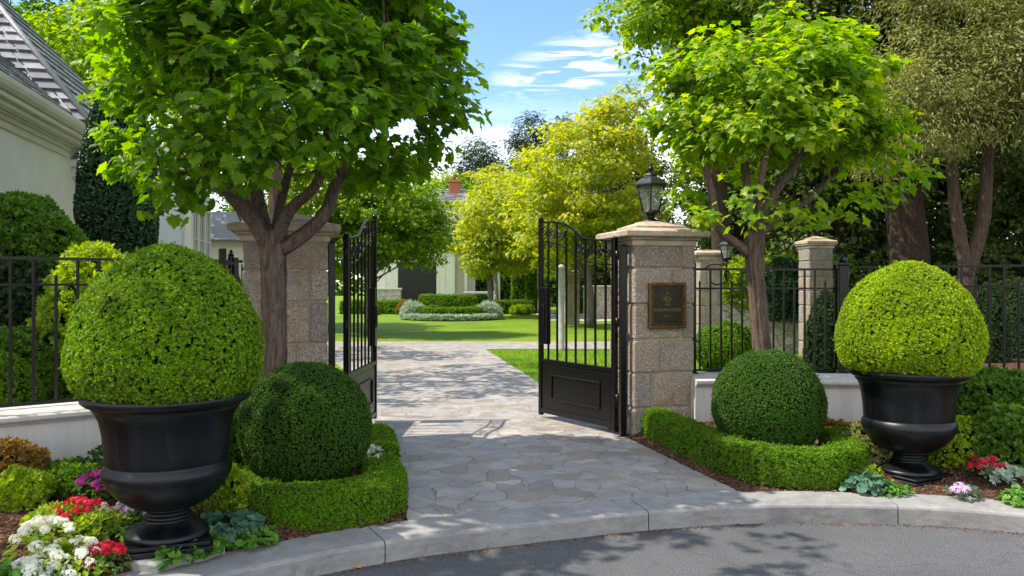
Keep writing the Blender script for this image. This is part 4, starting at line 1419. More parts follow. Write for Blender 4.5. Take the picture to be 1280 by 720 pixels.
fore_tree('bright sunlit green maple with twisted trunk standing behind the right ball', (2.52, 7.9),
          [px3(962, 560, Yr), px3(957, 500, Yr), px3(953, 445, Yr), px3(948, 390, Yr), px3(943, 330, Yr), px3(943, 290, Yr)],
          [[px3(940, 320, Yr), px3(915, 300, 7.85), px3(898, 285, 7.8), px3(890, 240, 7.75), px3(870, 160, 7.7)],
           [px3(943, 300, Yr), px3(955, 265, 7.9), px3(990, 210, 7.9), px3(1040, 140, 7.9)],
           [px3(942, 300, Yr), px3(935, 240, 8.0), px3(930, 160, 8.1), px3(940, 80, 8.1)],
           [px3(945, 300, Yr), px3(975, 270, 8.2), px3(1010, 250, 8.5), px3(1060, 200, 8.6)],
           [px3(943, 290, Yr), px3(950, 240, 7.4), px3(960, 180, 7.2)]],
          (2.66, 8.0, 3.22), (1.06, 1.1, 0.98), 190, 70, .086, M['maple_bright'], 33, .235, 'maples either side of the gate', .088, tips, limb_r=.05, tpl=tpl_maple_lo(), zlow=-.45)


def make_tree(name, label, loc, crowns, trunk_h, tr, mat, barkm, leaf, nclump, per, cr, seed, group, forks=None, tpl=None, squash=.7, zlow=-1.0, inner=.3, cat='tree', twig=9):
    t = thing(name, label, cat, (loc[0], loc[1], -.02), 0, group)
    mb = MB()
    top = np.array([0, 0, trunk_h])
    mb.tube(catmull([(0, 0, 0), (tr * .3, 0, trunk_h * .35), (-tr * .2, tr * .3, trunk_h * .7), top], .3), np.linspace(tr * 1.15, tr * .7, len(catmull([(0, 0, 0), (tr * .3, 0, trunk_h * .35), (-tr * .2, tr * .3, trunk_h * .7), top], .3))), 16, ridge=.2, seed=seed)
    if forks:
        for f, r0, r1 in forks:
            limb(mb, f, r0, r1, 12, .2, seed)
    r = np.random.default_rng(seed)
    cm = MB()
    tot = sum(c[1][0] * c[1][1] * c[1][2] for c in crowns) ** 1
    for (cc, rr) in crowns:
        f = (rr[0] * rr[1] * rr[2] / tot)
        C, d = crown_cloud(cm, cc, rr, max(8, int(nclump * f)), per, leaf, tpl or tpl_leaf(.42), cr=cr, seed=seed + int(cc[0] * 7 + cc[2] * 3), inner=inner, squash=squash, zlow=zlow)
        for c in (C[::twig] if twig < 500 else []):
            s = top * (.6 + .4 * r.random())
            q = catmull([s, (s + c) / 2 + r.normal(size=3) * .15, c], .5)
            mb.tube(q, np.linspace(tr * .2, .008, len(q)), 6, seed=2)
    mb.build('trunk', barkm, t)
    cm.build('crown', mat, t)
    return t


gy_ = 'yellow leaved trees lining the garden lawn'
make_tree('ornamental_tree', 'yellow leaved tree with thin grey trunk right of the round hedge bed', (-1.0, 36), [((.6, 0, 4.2), (2.0, 2.2, 2.2)), ((-.1, 0, 3.0), (1.6, 1.6, 1.2)), ((1.5, .3, 5.2), (1.4, 1.5, 1.3)), ((1.6, -.2, 3.2), (1.3, 1.3, 1.1))], 2.9, .13, M['yellow'], M['bark_grey'], .18, 260, 66, .6, 41, gy_, squash=.42)
make_tree('ornamental_tree', 'tall yellow leaved tree whose crown fills the sky above the right gate leaf', (2.7, 28), [((0, 0, 5.4), (2.2, 2.3, 2.6)), ((-1.4, .5, 3.6), (1.6, 1.7, 1.5)), ((1.0, 0, 3.5), (1.5, 1.6, 1.4)), ((.9, 0, 7.2), (1.3, 1.3, 1.3))], 2.6, .14, M['yellow'], M['bark_grey'], .15, 330, 70, .55, 42, gy_, squash=.42)
make_tree('ornamental_tree', 'smaller golden tree partly hiding the roof of the far house', (-.9, 44), [((0, 0, 5.6), (1.9, 1.9, 2.9))], 3.0, .12, M['yellow'], M['bark_grey'], .2, 90, 60, .6, 43, gy_, squash=.42)
make_tree('ornamental_tree', 'yellow green tree standing between the clipped columns and the gate', (1.4, 40), [((0, 0, 5.2), (2.6, 2.4, 3.0))], 2.6, .14, M['yellow'], M['bark_grey'], .2, 130, 60, .6, 44, gy_, squash=.42)
make_tree('shade_tree', 'green tree with golden tinged leaves hanging beyond the left gate leaf', (-4.3, 24), [((.5, 0, 3.6), (1.75, 1.9, 1.5)), ((1.55, 0, 2.9), (1.0, 1.2, .8)), ((-.6, 0, 2.7), (1.3, 1.3, .8)), ((-1.3, 0, 4.3), (1.6, 1.6, 1.7))], 2.3, .13, M['green'], M['bark_grey'], .13, 420, 70, .4, 45, 'green trees over the lawn')
make_tree('shade_tree', 'green tree behind the left pillar and gate leaf', (-8.6, 29), [((0, 0, 4.2), (2.6, 2.2, 2.6))], 2.3, .14, M['green'], M['bark_grey'], .18, 120, 60, .55, 46, 'green trees over the lawn')
for x, y, h, rx, s, lb in ((-3.0, 68, 14.2, 2.2, 51, 'dark conifer on the skyline left of the gap in the trees'), (1.4, 72, 17.0, 2.0, 52, 'taller dark conifer on the skyline, its top in the middle of the sky gap'), (4.4, 76, 17.5, 2.2, 53, 'dark conifer on the skyline just above the yellow crown')):
    make_tree('conifer', lb, (x, y), [((0, 0, h * .42), (rx * 1.5, rx * 1.4, h * .36)), ((0, 0, h * .72), (rx * 1.1, rx * 1.1, h * .24)), ((.1, 0, h * .88), (rx * .65, rx * .65, h * .13))], h * .75, .2, M['conifer'], M['bark_dark'], .42, 300, 60, .8, s, 'dark conifers on the skyline', tpl=tpl_leaf(.12))
make_tree('shade_tree', 'dull green rounded tree behind the far house and its chimney', (-5.0, 56), [((0, 0, 6.6), (3.0, 2.4, 2.6)), ((2.6, 0, 5.6), (2.4, 2.0, 2.2)), ((-2.6, 0, 6.0), (2.2, 2.0, 2.6))], 4.5, .2, M['green'], M['bark_dark'], .26, 260, 60, .8, 47, 'green trees over the lawn')
make_tree('shade_tree', 'tall green tree added behind the left maple to dapple the drive inside the gate', (-3.72, 12.6), [((-1.1, 0, 6.0), (1.9, 2.4, 1.2)), ((.2, 1.8, 5.6), (1.2, 1.6, .9))], 5.0, .12, M['shrub'], M['bark_brown'], .13, 95, 34, .32, 48, 'green trees over the lawn')  # crown hidden by the maple, added to throw dappled shade on the drive
make_tree('shade_tree', 'green tree added left of the drive for its shade, beyond the left gate leaf', (-5.75, 17.5), [((-1.05, 0, 5.6), (2.2, 2.2, 1.4))], 4.2, .12, M['green'], M['bark_brown'], .15, 70, 38, .36, 49, 'green trees over the lawn')  # trunk kept out of sight, tree added to shade the drive
gt = 'tall trees behind the right fence'
make_tree('tall_tree', 'tall fresh green tree rising above and behind the right maple', (4.9, 19), [((0, 0, 9.2), (2.5, 2.6, 2.4)), ((-1.5, -.3, 7.9), (1.5, 1.5, 1.3)), ((1.4, 0, 7.2), (1.6, 1.6, 1.6))], 7.0, .22, M['fresh'], M['bark_dark'], .15, 380, 70, .5, 61, gt)
make_tree('tall_tree', 'huge dark trunked tree standing right behind the gold topiary', (6.85, 14), [((0, .8, 6.9), (2.7, 2.4, 1.9)), ((-1.2, .8, 5.4), (1.6, 1.4, 1.2)), ((2.4, 1.5, 5.6), (2.2, 1.6, 1.7))], 5.8, .33, M['wood'], M['bark_dark'], .13, 380, 80, .5, 62, gt)
# the forked, smooth trunked tree with olive foliage
make_tree('tall_tree', 'olive leaved tree with pale forked trunk near the right edge', (7.35, 12.9), [((-.6, -.5, 5.0), (1.7, 1.2, 1.1)), ((.7, -.5, 5.5), (1.8, 1.4, 1.3)), ((1.6, -.6, 4.1), (1.2, 1.0, .8)), ((-1.4, -.2, 3.9), (1.0, 1.0, .8)), ((.2, -.2, 6.6), (2.2, 1.6, 1.2)), ((.3, -1.1, 4.6), (1.9, .7, .9)), ((1.5, -1.2, 3.9), (1.0, .6, .7)), ((-1.2, -.9, 4.4), (1.2, .6, 1.0))], 1.9, .17,
          M['olive'], M['bark_brown'], .085, 620, 105, .36, 63, gt,
          forks=[([(0, 0, 1.7), (-.12, 0, 2.3), (-.22, 0, 3.0), (-.3, 0, 4.2), (-.5, 0, 5.2)], .12, .06), ([(0, 0, 1.8), (.22, 0, 2.5), (.3, 0, 3.2), (.4, 0, 4.4), (.7, 0, 5.6)], .13, .06),
                 ([(-.45, -.3, 4.05), (.1, -.4, 4.15), (.7, -.4, 4.35), (1.4, -.3, 4.7)], .10, .06)], tpl=tpl_leaf(.16), twig=1000)
gwood = 'woodland trees in the background on the right'
wl = ['shadowy woodland tree seen just right of the far garden pillar', 'dull green woodland tree behind the dark trunk', 'dim woodland tree between the dark trunk and the forked trunk', 'dark woodland tree behind the forked trunk', 'dark woodland tree at the right edge behind the fence', 'sunlit yellow green woodland tree left of the far garden pillar', 'woodland tree closing the view behind the plaque pillar', 'woodland tree rising over the right edge trees', 'woodland tree deep behind the tall green tree']
protoA = None
for k, (x, y, s, lb) in enumerate([(9.5, 23, 1.0, wl[0]), (12.0, 24, 1.15, wl[1]), (14.6, 24.5, 1.1, wl[2]), (12.2, 18.8, .8, wl[3]), (15.5, 19, 1.05, wl[4]), (8.4, 30, 1.0, wl[5]), (5.2, 38, 1.15, wl[6]), (19, 26, 1.3, wl[7]), (10.5, 34, 1.6, wl[8])]):
    if protoA is None:
        protoA = make_tree('woodland_tree', lb, (x, y), [((0, 0, 3.0), (2.3, 2.0, 2.4)), ((.8, 0, 6.0), (2.2, 1.8, 2.2)), ((-1.0, 0, 5.0), (1.8, 1.8, 1.9)), ((0, 0, 1.2), (2.2, 1.8, 1.1))], 6.0, .2, M['wood'], M['bark_dark'], .16, 330, 74, .5, 71, gwood)
    else:
        dup(protoA, (x, y, -.02), k * 1.3, lb, (s, s, s))
# trees behind the house at the left
make_tree('garden_tree', 'sunlit yellow green tree showing over the slate roof', (-13.2, 27), [((0, 0, 9.6), (3.2, 2.6, 2.3)), ((3.0, 0, 8.2), (2.2, 2.2, 1.7))], 8.0, .25, M['fresh'], M['bark_dark'], .22, 170, 60, .6, 81, 'trees behind the slate roofed house')
make_tree('garden_tree', 'dark green tree at the top left corner over the slate roof', (-17.5, 28), [((0, 0, 10.6), (3.0, 2.6, 2.8))], 8.0, .25, M['shrub'], M['bark_dark'], .22, 110, 60, .6, 82, 'trees behind the slate roofed house')
# shade tree just outside the left of the frame
make_tree('street_tree', 'broad tree at the left whose boughs shade the flower bed and kerb', (-5.2, 3.9), [((0, .6, 5.6), (1.9, 1.9, 1.1)), ((2.2, .6, 5.7), (1.7, 1.5, .8)), ((1.6, -1.6, 5.8), (1.7, 1.4, .8))], 4.4, .16, M['shrub'], M['bark_grey'], .14, 95, 34, .30, 83, 'trees behind the slate roofed house')

# ------------------------------------------------------------------ shrubs
def blob(name, label, cat, loc, rad, mat, core, n, size, group=None, amp=.08, tpl=None, freq=4, depth=.10, spread=.75, zc=None, z0=-.9):
    """shrub sitting on the ground at loc, semi axes rad"""
    r = rad
    prof = [(math.sin(a), -math.cos(a)) for a in np.linspace(.5, math.pi, 16)]
    V, F = lathe_shape([(max(p[0], .001), p[1]) for p in prof], 28)
    V = V * np.array([r[0], r[1], r[2]]) + np.array([0, 0, r[2] * .88])
    o = clipped(name, V, F, n, size, M[mat], M[core], max(.05, amp * 1.3), amp, freq, tpl=tpl or tpl_rosette(6, .3, .6), loc=loc, depth=depth, spread=spread)
    return tag(o, label, cat, group)


blob('shrub', 'big dark rounded shrub against the house wall at the far left', 'shrub', (-6.5, 10.5, 0), (.95, .9, 1.5), 'shrub', 'core_dark', 9000, .06, 'shrubs behind the left fence', .09)
blob('shrub', 'loose yellow green shrub behind the left fence next to the big topiary dome', 'shrub', (-4.35, 8.4, 0), (.62, .6, 1.08), 'lime', 'core_dark', 3400, .055, 'shrubs behind the left fence', .10, depth=.25, spread=.9)
blob('shrub', 'dark leafy shrub filling the gap between the left fence and the house', 'shrub', (-5.5, 9.0, 0), (.9, .7, 1.0), 'dark', 'core_dark', 5200, .055, 'shrubs behind the left fence', .12, depth=.15)
blob('shrub', 'mid green shrub glimpsed low through the left fence bars', 'shrub', (-4.9, 7.9, 0), (.5, .45, .62), 'shrub', 'core_dark', 3600, .045, 'shrubs behind the left fence', .10, depth=.2)
V, F = ball_shape(.5)
o = clipped('box_ball', V, F, 8000, .02, M['hedge'], M['core'], .03, .01, 9, loc=(-4.72, 7.1, .50)); tag(o, 'green clipped ball low behind the left fence at the picture edge', 'topiary', 'clipped balls inside the garden')
V, F = ball_shape(.3)
o = clipped('box_ball', V, F, 3000, .022, M['shrub'], M['core_dark'], .03, .01, 9, loc=(-3.5, 9.4, 1.55)); tag(o, 'small dark clipped ball on a stem above the left fence beside the pillar', 'topiary', 'clipped balls inside the garden')
sm = MB(); sm.tube([(0, 0, -1.55), (0, 0, -.2)], .03, 8); s_ = sm.build('stem', M['bark_grey'], o)
V, F = ball_shape(.42)
o = clipped('box_ball', V, F, 3200, .03, M['hedge'], M['core'], .04, .02, 9, loc=(3.62, 14.0, .42)); tag(o, 'green clipped ball on the lawn behind the fence beside the plaque pillar', 'topiary', 'clipped balls inside the garden')
blob('shrub', 'low rounded shrub behind the fence, left of the right maple trunk', 'shrub', (4.35, 16.0, 0), (.45, .4, .42), 'shrub', 'core', 1800, .05, 'shrubs in the garden', .06)
# tall ivy clad column by the house
V, F = lathe_shape([(.56, 0), (.60, .6), (.61, 1.5), (.60, 2.6), (.55, 3.4), (.44, 4.1), (.26, 4.6), (.08, 4.82), (0, 4.85)], 32)
o = clipped('clipped_column', V, F, 16000, .035, M['ivy'], M['core_dark'], .05, .035, 5, loc=(-6.42, 13.0, 0), tpl=tpl_rosette(5, .42, .5), spread=.5)
tag(o, 'tall dark green clipped column standing at the corner of the white house', 'topiary')
# bright hedge between column and left pillar
hedge('clipped bright hedge behind the left topiary dome in front of the white bay', [(-5.6, 10.2), (-4.6, 10.0), (-3.6, 9.9)], .6, 1.72, 3800, .045, 'lime', 'core', 'hedges in the garden', 0, .04)
hedge('dark hedge running behind the left iron fence', [(-7.2, 8.2), (-6.2, 8.6), (-5.4, 9.6)], .5, 1.5, 4500, .05, 'dark', 'core_dark', 'hedges in the garden', 0, .06)

# round bed on the lawn
cx, cyy = -2.6, 34.5
def ringpath(r, a0=0, a1=2 * math.pi, n=20): return [(cx + math.cos(a0 + (a1 - a0) * i / n) * r, cyy + math.sin(a0 + (a1 - a0) * i / n) * r) for i in range(n + 1)]
hedge('low outer ring of clipped hedge in the round bed on the lawn', ringpath(1.45), .35, .50, 5200, .05, 'hedge', 'core', 'hedges of the round bed', 0, .03)
hedge('taller inner clipped hedge block of the round bed, behind its outer ring', [(cx - 1.5, cyy + 1.9), (cx, cyy + 1.6), (cx + 1.4, cyy + 1.9)], .9, .98, 4200, .05, 'hedge', 'core', 'hedges of the round bed', 0, .03)
mb = MB(); n = 5200
a = rng.random(n) * 2 * math.pi; rr = 1.72 + .42 * rng.random(n)
P = np.stack([cx + np.cos(a) * rr * 1.02, cyy + np.sin(a) * rr, .02 + .2 * rng.random(n)], 1)
scatter(mb, P, np.array([0, 0, 1.]) + rng.normal(size=P.shape) * .6, .075, tpl_rosette(5, .3, .7))
tag(mb.build('silver_edging', M['silver']), 'silver grey edging plants ringing the round bed on the lawn', 'plants', kind='stuff')
for sx, lb in ((-1, 'airy silver shrub at the left end of the round bed'), (1, 'airy silver shrub at the right end of the round bed')):
    blob('silver_shrub', lb, 'shrub', (cx + sx * 1.62, cyy - .5, 0), (.42, .36, .34), 'silver', 'hedge', 420, .16, 'silver shrubs on the round bed', .06, tpl=tpl_rosette(6, .1, 1.2))
hg = 'hedges along the far edge of the lawn'
hedge('low dark hedge at the far lawn edge left of the round bed', [(-8.5, 40), (-5.2, 40)], .9, .62, 2600, .06, 'hedge', 'core', hg, 0, .04)
hedge('low dark hedge at the far lawn edge right of the round bed', [(-1.25, 40), (1.0, 40.4)], .9, .62, 2400, .06, 'shrub', 'core', hg, 0, .04)
for x, y, h, lb in ((.3, 41.5, 2.1, 'clipped green column at the far lawn edge, leftmost of three'), (1.0, 41.2, 2.1, 'clipped green column at the far lawn edge, middle of three'), (3.6, 40.0, 2.0, 'clipped green column seen through the gate bars, rightmost of three')):
    o = hedge(lb, [(x - .28, y), (x, y), (x + .28, y)], .55, h, 1500, .07, 'hedge', 'core', 'clipped columns at the far lawn edge', 0, .03, name='clipped_column', cat='topiary')
blob('shrub', 'light green shrub at the lawn edge just left of the right gate leaf', 'shrub', (.5, 38.5, 0), (.6, .5, .26), 'lime', 'core', 900, .08, 'shrubs in the garden')
blob('shrub', 'small shrub at the foot of the right gate pillar behind the bars', 'shrub', (2.3, 15.5, 0), (.25, .25, .2), 'shrub', 'core', 700, .05, 'shrubs in the garden')
blob('shrub', 'orange tinged shrub behind the round bed before the dark garage door', 'shrub', (-5.1, 38.6, 0), (.5, .4, .36), 'bronze', 'core', 900, .07, 'shrubs in the garden')

hedge('tall dark hedge closing the garden behind the far porch', [(-2.6, 52), (3, 52), (9, 51)], 1.2, 3.4, 9000, .11, 'shrub', 'core_dark', 'hedges in the garden', 0, .15, depth=.2)
# ivy wall on the right inside the garden
t = thing('stone_wall', 'pale rubble stone wall between the two garden pillars behind the fence', 'wall', (4.6, 18.2, 0))
mb = MB(); mb.box(0, 3.4, -.15, .15, -.1, 1.15, bev=.02); mb.build('wall', M['whitestone'], t)
mb = MB(); mb.box(-.03, 3.43, -.19, .19, 1.151, 1.21, bev=.01); mb.build('coping', M['coping'], t)
blob('hanging_ivy', 'yellow green climber spilling over the stone wall behind the fence', 'climber', (5.6, 18.25, .95), (.95, .35, .62), 'lime', 'core_dark', 3200, .07, 'climbers on the garden wall', .10, depth=.2)
blob('hanging_ivy', 'dark ivy on the stone wall hanging left of the far garden pillar', 'climber', (6.05, 17.75, .75), (.5, .25, .75), 'ivy', 'core_dark', 2600, .06, 'climbers on the garden wall', .08)
hedge('tall green hedge behind the stone wall', [(3.0, 20), (5.5, 20), (8.5, 20.3)], .8, 2.15, 6000, .07, 'green', 'core_dark', 'hedges in the garden', 0, .1, depth=.15)
hedge('rough hedge closing the garden behind the right fence', [(7.2, 15.8), (9.5, 15.6), (13, 15)], .9, 1.9, 9000, .06, 'wood', 'core_dark', 'hedges in the garden', .3, .12, depth=.2)
for x, y, lb in ((6.35, 10.7, 'narrow dark conifer behind the right fence, nearer the topiary'), (7.2, 11.3, 'narrow dark conifer behind the right fence at the picture edge'), (4.15, 10.6, 'narrow dark conifer just behind the corner post')):
    V, F = lathe_shape([(.22, 0), (.26, .3), (.25, .8), (.18, 1.2), (.06, 1.45), (0, 1.5)], 20)
    o = clipped('slim_conifer', V, F, 3000, .03, M['dark'], M['core_dark'], .03, .02, 9, loc=(x, y, 0.0 if x < 5 else .1)); tag(o, lb, 'shrub', 'narrow dark conifers behind the right fence')
blob('shrub', 'dark evergreen shrub behind the fence under the dark trunk', 'shrub', (6.0, 12.3, 0), (1.0, .7, .85), 'dark', 'core_dark', 5000, .055, 'shrubs in the garden', .12, depth=.2)
blob('shrub', 'dull green shrub behind the right fence under the forked trunk', 'shrub', (7.9, 12.0, .2), (1.1, .7, .75), 'wood', 'core_dark', 5000, .055, 'shrubs in the garden', .12, depth=.2)
t = thing('garden_post', 'plain pale grey post standing on the lawn behind the right gate leaf', 'post', (1.15, 19.6 - .9, 0))
mb = MB(); mb.lathe([(.085, -.05), (.085, .06), (.075, .07), (.072, 1.9), (.085, 1.91), (.085, 1.96), (.02, 2.0)], 20); mb.build('shaft', M['plinthstone'], t)
t = thing('stone_wall', 'short low stone wall seen through the gate bars at the gravel drive', 'wall', (3.6, 34.5, 0))
mb = MB(); mb.box(-.5, .9, -.2, .2, -.05, 1.35, bev=.02); mb.build('wall', M['whitestone'], t)
mb = MB(); mb.box(-.54, .94, -.24, .24, 1.351, 1.43, bev=.01); mb.build('coping', M['coping'], t)

# ------------------------------------------------------------------ flower beds
def clump(name, label, cat, x, y, rad, hgt, leafmat, leaf_tpl, leafsize, nleaf, bloom=None, heads=0, head_r=.03, florets=26, fl=.011, group=None, stems=False):
    z = BZ(x, y)
    t = thing(name, label, cat, (x, y, z), rng.random() * 6, group)
    r = rng
    mb = MB()
    a = r.random(nleaf) * 2 * math.pi; q = rad * r.random(nleaf) ** .5
    dome = np.sqrt(np.clip(1 - (q / rad) ** 2, 0, 1)) * .75 + .25
    P = np.stack([np.cos(a) * q, np.sin(a) * q, hgt * dome * (1 - .6 * r.random(nleaf) ** 2.2) + .008], 1)
    N = nrmz(np.array([0, 0, 1.]) + np.stack([np.cos(a), np.sin(a), 0 * a], 1) * (q / rad)[:, None] * .6 + r.normal(size=P.shape) * .35)
    tip = np.stack([np.cos(a), np.sin(a), 0 * a], 1) + r.normal(size=P.shape) * .6
    scatter(mb, P, N, leafsize * (.6 + .7 * r.random(nleaf)), leaf_tpl, tip)
    mb.build('foliage', M[leafmat], t)
    mb = MB()
    for k in range(10):
        aa = r.random() * 6.28; qq = rad * .6 * r.random()
        mb.tube([(qq * .3 * math.cos(aa), qq * .3 * math.sin(aa), -.01), (qq * math.cos(aa), qq * math.sin(aa), hgt * .7)], .0025, 4)
    mb.build('stems', M['hedge'], t)
    if bloom:
        mb = MB()
        for k in range(heads):
            aa = r.random() * 6.28; qq = rad * .92 * math.sqrt(r.random())
            c = np.array([math.cos(aa) * qq, math.sin(aa) * qq, hgt * (math.sqrt(max(0, 1 - (qq / rad) ** 2)) * .75 + .32)])
            hr = head_r * (.7 + .5 * r.random())
            d = nrmz(r.normal(size=(florets, 3)) + np.array([0, 0, .6]))
            scatter(mb, c + d * hr * np.array([1, 1, .75]), d + r.normal(size=d.shape) * .2, fl * (.75 + .5 * r.random(florets)), tpl_floret())
        mb.build('blooms', M[bloom], t)
    return t


RL, RD, LF = tpl_rosette(5, .3, .6), tpl_round(), tpl_leaf(.3)
gf = 'flowers in the left bed'
gc = 'leafy ground cover along the kerb'
def FB(px, py, z=.14): return G(px, py, z)
W_ = dict(bloom='p_white', heads=17, head_r=.034, florets=34, fl=.012, group=gf)
clump('white_flower', 'white flower cluster nearest the left picture edge', 'flower', *FB(14, 700, .2), .20, .15, 'geran', LF, .05, 170, **W_)
clump('white_flower', 'tall white flower clump before the yellow shrub', 'flower', *FB(55, 672, .2), .17, .20, 'lime', LF, .05, 170, **W_)
clump('white_flower', 'white flower clump with lime leaves in the middle of the bed', 'flower', *FB(84, 682, .17), .17, .13, 'lime', LF, .05, 200, **W_)
clump('white_flower', 'single small white flower cluster before the red flowers near the kerb', 'flower', *FB(62, 706, .14), .12, .10, 'geran', LF, .04, 120, 'p_white', 6, .034, 34, .012, gf)
clump('white_flower', 'little white flowers beside the upper red flowers', 'flower', *FB(126, 657, .12), .12, .12, 'lime', LF, .045, 120, 'p_white', 5, .03, 26, .011, gf)
clump('white_flower', 'white flower cluster between the red clumps left of the urn', 'flower', *FB(106, 694, .14), .10, .10, 'lime', LF, .045, 90, 'p_white', 4, .03, 26, .011, gf)
clump('red_flower', 'crimson flower clump behind the white flowers', 'flower', *FB(97, 655, .13), .17, .15, 'shrub', LF, .04, 160, 'p_red', 34, .022, 16, .013, gf)
clump('red_flower', 'crimson flower clump close to the kerb left of the urn foot', 'flower', *FB(100, 712, .12), .15, .11, 'shrub', LF, .04, 150, 'p_red', 34, .022, 16, .013, gf)
clump('red_flower', 'crimson pink flower clump against the slab of the left urn', 'flower', *FB(130, 690, .12), .14, .12, 'shrub', LF, .04, 150, 'p_red', 28, .022, 16, .013, gf)
clump('magenta_flower', 'magenta flower clump at the back of the bed under the white wall', 'flower', *FB(124, 628, .13), .15, .18, 'shrub', LF, .04, 160, 'p_mag', 26, .025, 18, .012, gf)
clump('magenta_flower', 'bright magenta flowers tucked behind the left urn bowl', 'flower', *FB(134, 616, .16), .10, .16, 'shrub', LF, .04, 90, 'p_mag', 10, .025, 18, .012, gf)
clump('lavender_flower', 'pale lavender flower clump beside the neck of the left urn', 'flower', *FB(168, 650, .13), .13, .15, 'shrub', LF, .04, 140, 'p_lav', 18, .026, 20, .012, gf)
clump('ground_cover', 'lime green leafy plant behind the near crimson clump', 'plant', *FB(122, 672, .08), .16, .11, 'lime', RL, .035, 120, group=gc)
clump('ground_cover', 'scalloped green leaves at the bottom left corner', 'plant', *FB(22, 716, .10), .19, .08, 'geran', RD, .055, 150, group=gc)
clump('ground_cover', 'scalloped green leaves right below the crimson flowers at the kerb', 'plant', *FB(162, 706, .06), .15, .08, 'geran', RD, .055, 120, group=gc)
clump('ground_cover', 'pale scalloped leaves before the foot of the left urn', 'plant', *FB(222, 694, .05), .13, .09, 'geran', RD, .06, 110, group=gc)
clump('ground_cover', 'pale scalloped leaves at the kerb right of the left urn', 'plant', *FB(250, 684, .05), .12, .09, 'geran', RD, .06, 100, group=gc)
clump('ground_cover', 'blue green leafy plant between the left urn and the ring hedge', 'plant', *FB(282, 668, .06), .17, .12, 'bluegreen', RD, .075, 110, group=gc)
clump('ground_cover', 'bright scalloped leaves under the left corner of the ring hedge', 'plant', *FB(315, 672, .05), .13, .09, 'geran', RD, .05, 130, group=gc)
clump('ground_cover', 'dull small leaved plant in the shade behind the left urn foot', 'plant', *FB(268, 640, .05), .2, .16, 'shrub', RL, .035, 170, group=gc)
gs = 'shrubs in the front beds'
def bshrub(label, px, py, rad, mat, n, size, tpl=None, core='core_dark', name='shrub', amp=.055):
    x, y = G(px, py, .04); z = BZ(x, y)
    blob(name, label, 'shrub', (x, y, z - .02), rad, mat, core, n, size, gs, amp, tpl, 9, .06, .7)
bshrub('bronze tipped shrub against the white wall at the far left', 14, 632, (.27, .24, .19), 'bronze', 1500, .03)
bshrub('golden yellow green shrub at the far left beside the white flowers', 30, 650, (.22, .18, .14), 'lime', 1000, .03)
bshrub('low dark grey green shrub at the foot of the left wall', 90, 634, (.33, .22, .12), 'shrub', 1100, .032)
bshrub('dark shrub between the left wall and the urn', 165, 622, (.4, .25, .14), 'dark', 1200, .032)
bshrub('loose dark shrub between the left urn and the box ball', 282, 610, (.28, .25, .26), 'shrub', 1500, .033)
bshrub('yellow green sprig shrub touching the left end of the ring hedge', 282, 652, (.16, .15, .20), 'lime', 700, .03)
bshrub('variegated pale leaved shrub behind the left urn foot', 255, 650, (.2, .18, .12), 'olive', 700, .03)
bshrub('dusky leaved shrub by the wall behind the left urn', 300, 590, (.35, .25, .22), 'dark', 1300, .033)
clump('white_flower', 'white flower heads along the kerb at the bottom of the left bed', 'flower', *FB(48, 716, .14), .15, .11, 'geran', LF, .045, 150, 'p_white', 10, .036, 34, .012, gf)
clump('red_flower', 'dark crimson flowers in the lowest row, just left of the scalloped leaves', 'flower', *FB(128, 714, .10), .12, .10, 'shrub', LF, .04, 130, 'p_red', 16, .022, 16, .013, gf)
clump('ground_cover', 'low lime leaves between the two upper white clumps and the yellow shrub', 'plant', *FB(70, 664, .10), .17, .12, 'lime', RL, .035, 160, group=gc)
clump('ground_cover', 'dark green leaves filling the bed under the crimson flowers', 'plant', *FB(146, 672, .08), .18, .10, 'shrub', LF, .05, 200, group=gc)
# right bed
gf2 = 'flowers in the right bed'
bshrub('clipped low block of green hedge with gold top right of the right urn', 1190, 583, (.36, .3, .22), 'lime', 2000, .024, amp=.02)
bshrub('wide glossy green shrub against the wall at the right edge', 1250, 548, (.62, .42, .30), 'shrub', 3400, .035)
bshrub('darker green shrub at the right edge in front of the wide glossy one', 1290, 590, (.5, .35, .26), 'shrub', 2600, .035)
bshrub('yellow tinged shrub between the right ring hedge and the urn', 1092, 585, (.24, .22, .20), 'olive', 1300, .028)
bshrub('small lime plant at the foot of the right ring hedge', 1078, 598, (.14, .12, .08), 'lime', 500, .026)
bshrub('brownish low shrub against the curved white wall', 1058, 560, (.28, .2, .10), 'bronze', 800, .03)
clump('red_flower', 'red flower clump behind the leafy plant right of the right urn', 'flower', *FB(1236, 590, .1), .16, .15, 'shrub', LF, .04, 150, 'p_red', 20, .024, 16, .014, gf2)
clump('red_flower', 'small red flowers higher up among the shrubs at right', 'flower', *FB(1250, 572, .16), .13, .16, 'shrub', LF, .04, 110, 'p_red', 12, .022, 16, .013, gf2)
clump('lavender_flower', 'pale lavender flowers beside the slab of the right urn', 'flower', *FB(1203, 612, .07), .10, .10, 'bluegreen', LF, .045, 100, 'p_lav', 8, .03, 22, .013, gf2)
clump('white_flower', 'tiny white flowers between the red ones on the right', 'flower', *FB(1232, 577, .16), .07, .12, 'shrub', LF, .04, 60, 'p_white', 6, .024, 24, .012, gf2)
clump('white_flower', 'white flower clump beside the plaque pillar behind the right ring hedge', 'flower', 2.0, 7.55, .12, .34, 'shrub', LF, .05, 120, 'p_white', 7, .035, 30, .014, gf2)
clump('white_flower', 'pale flowers hidden behind the left ball at the ring hedge', 'flower', -1.05, 6.15, .09, .27, 'silver', LF, .05, 110, 'p_white', 7, .022, 20, .012, gf)
clump('ground_cover', 'large leafy green plant near the kerb at the right', 'plant', *FB(1240, 616, .07), .24, .14, 'geran', RD, .075, 190, group=gc)
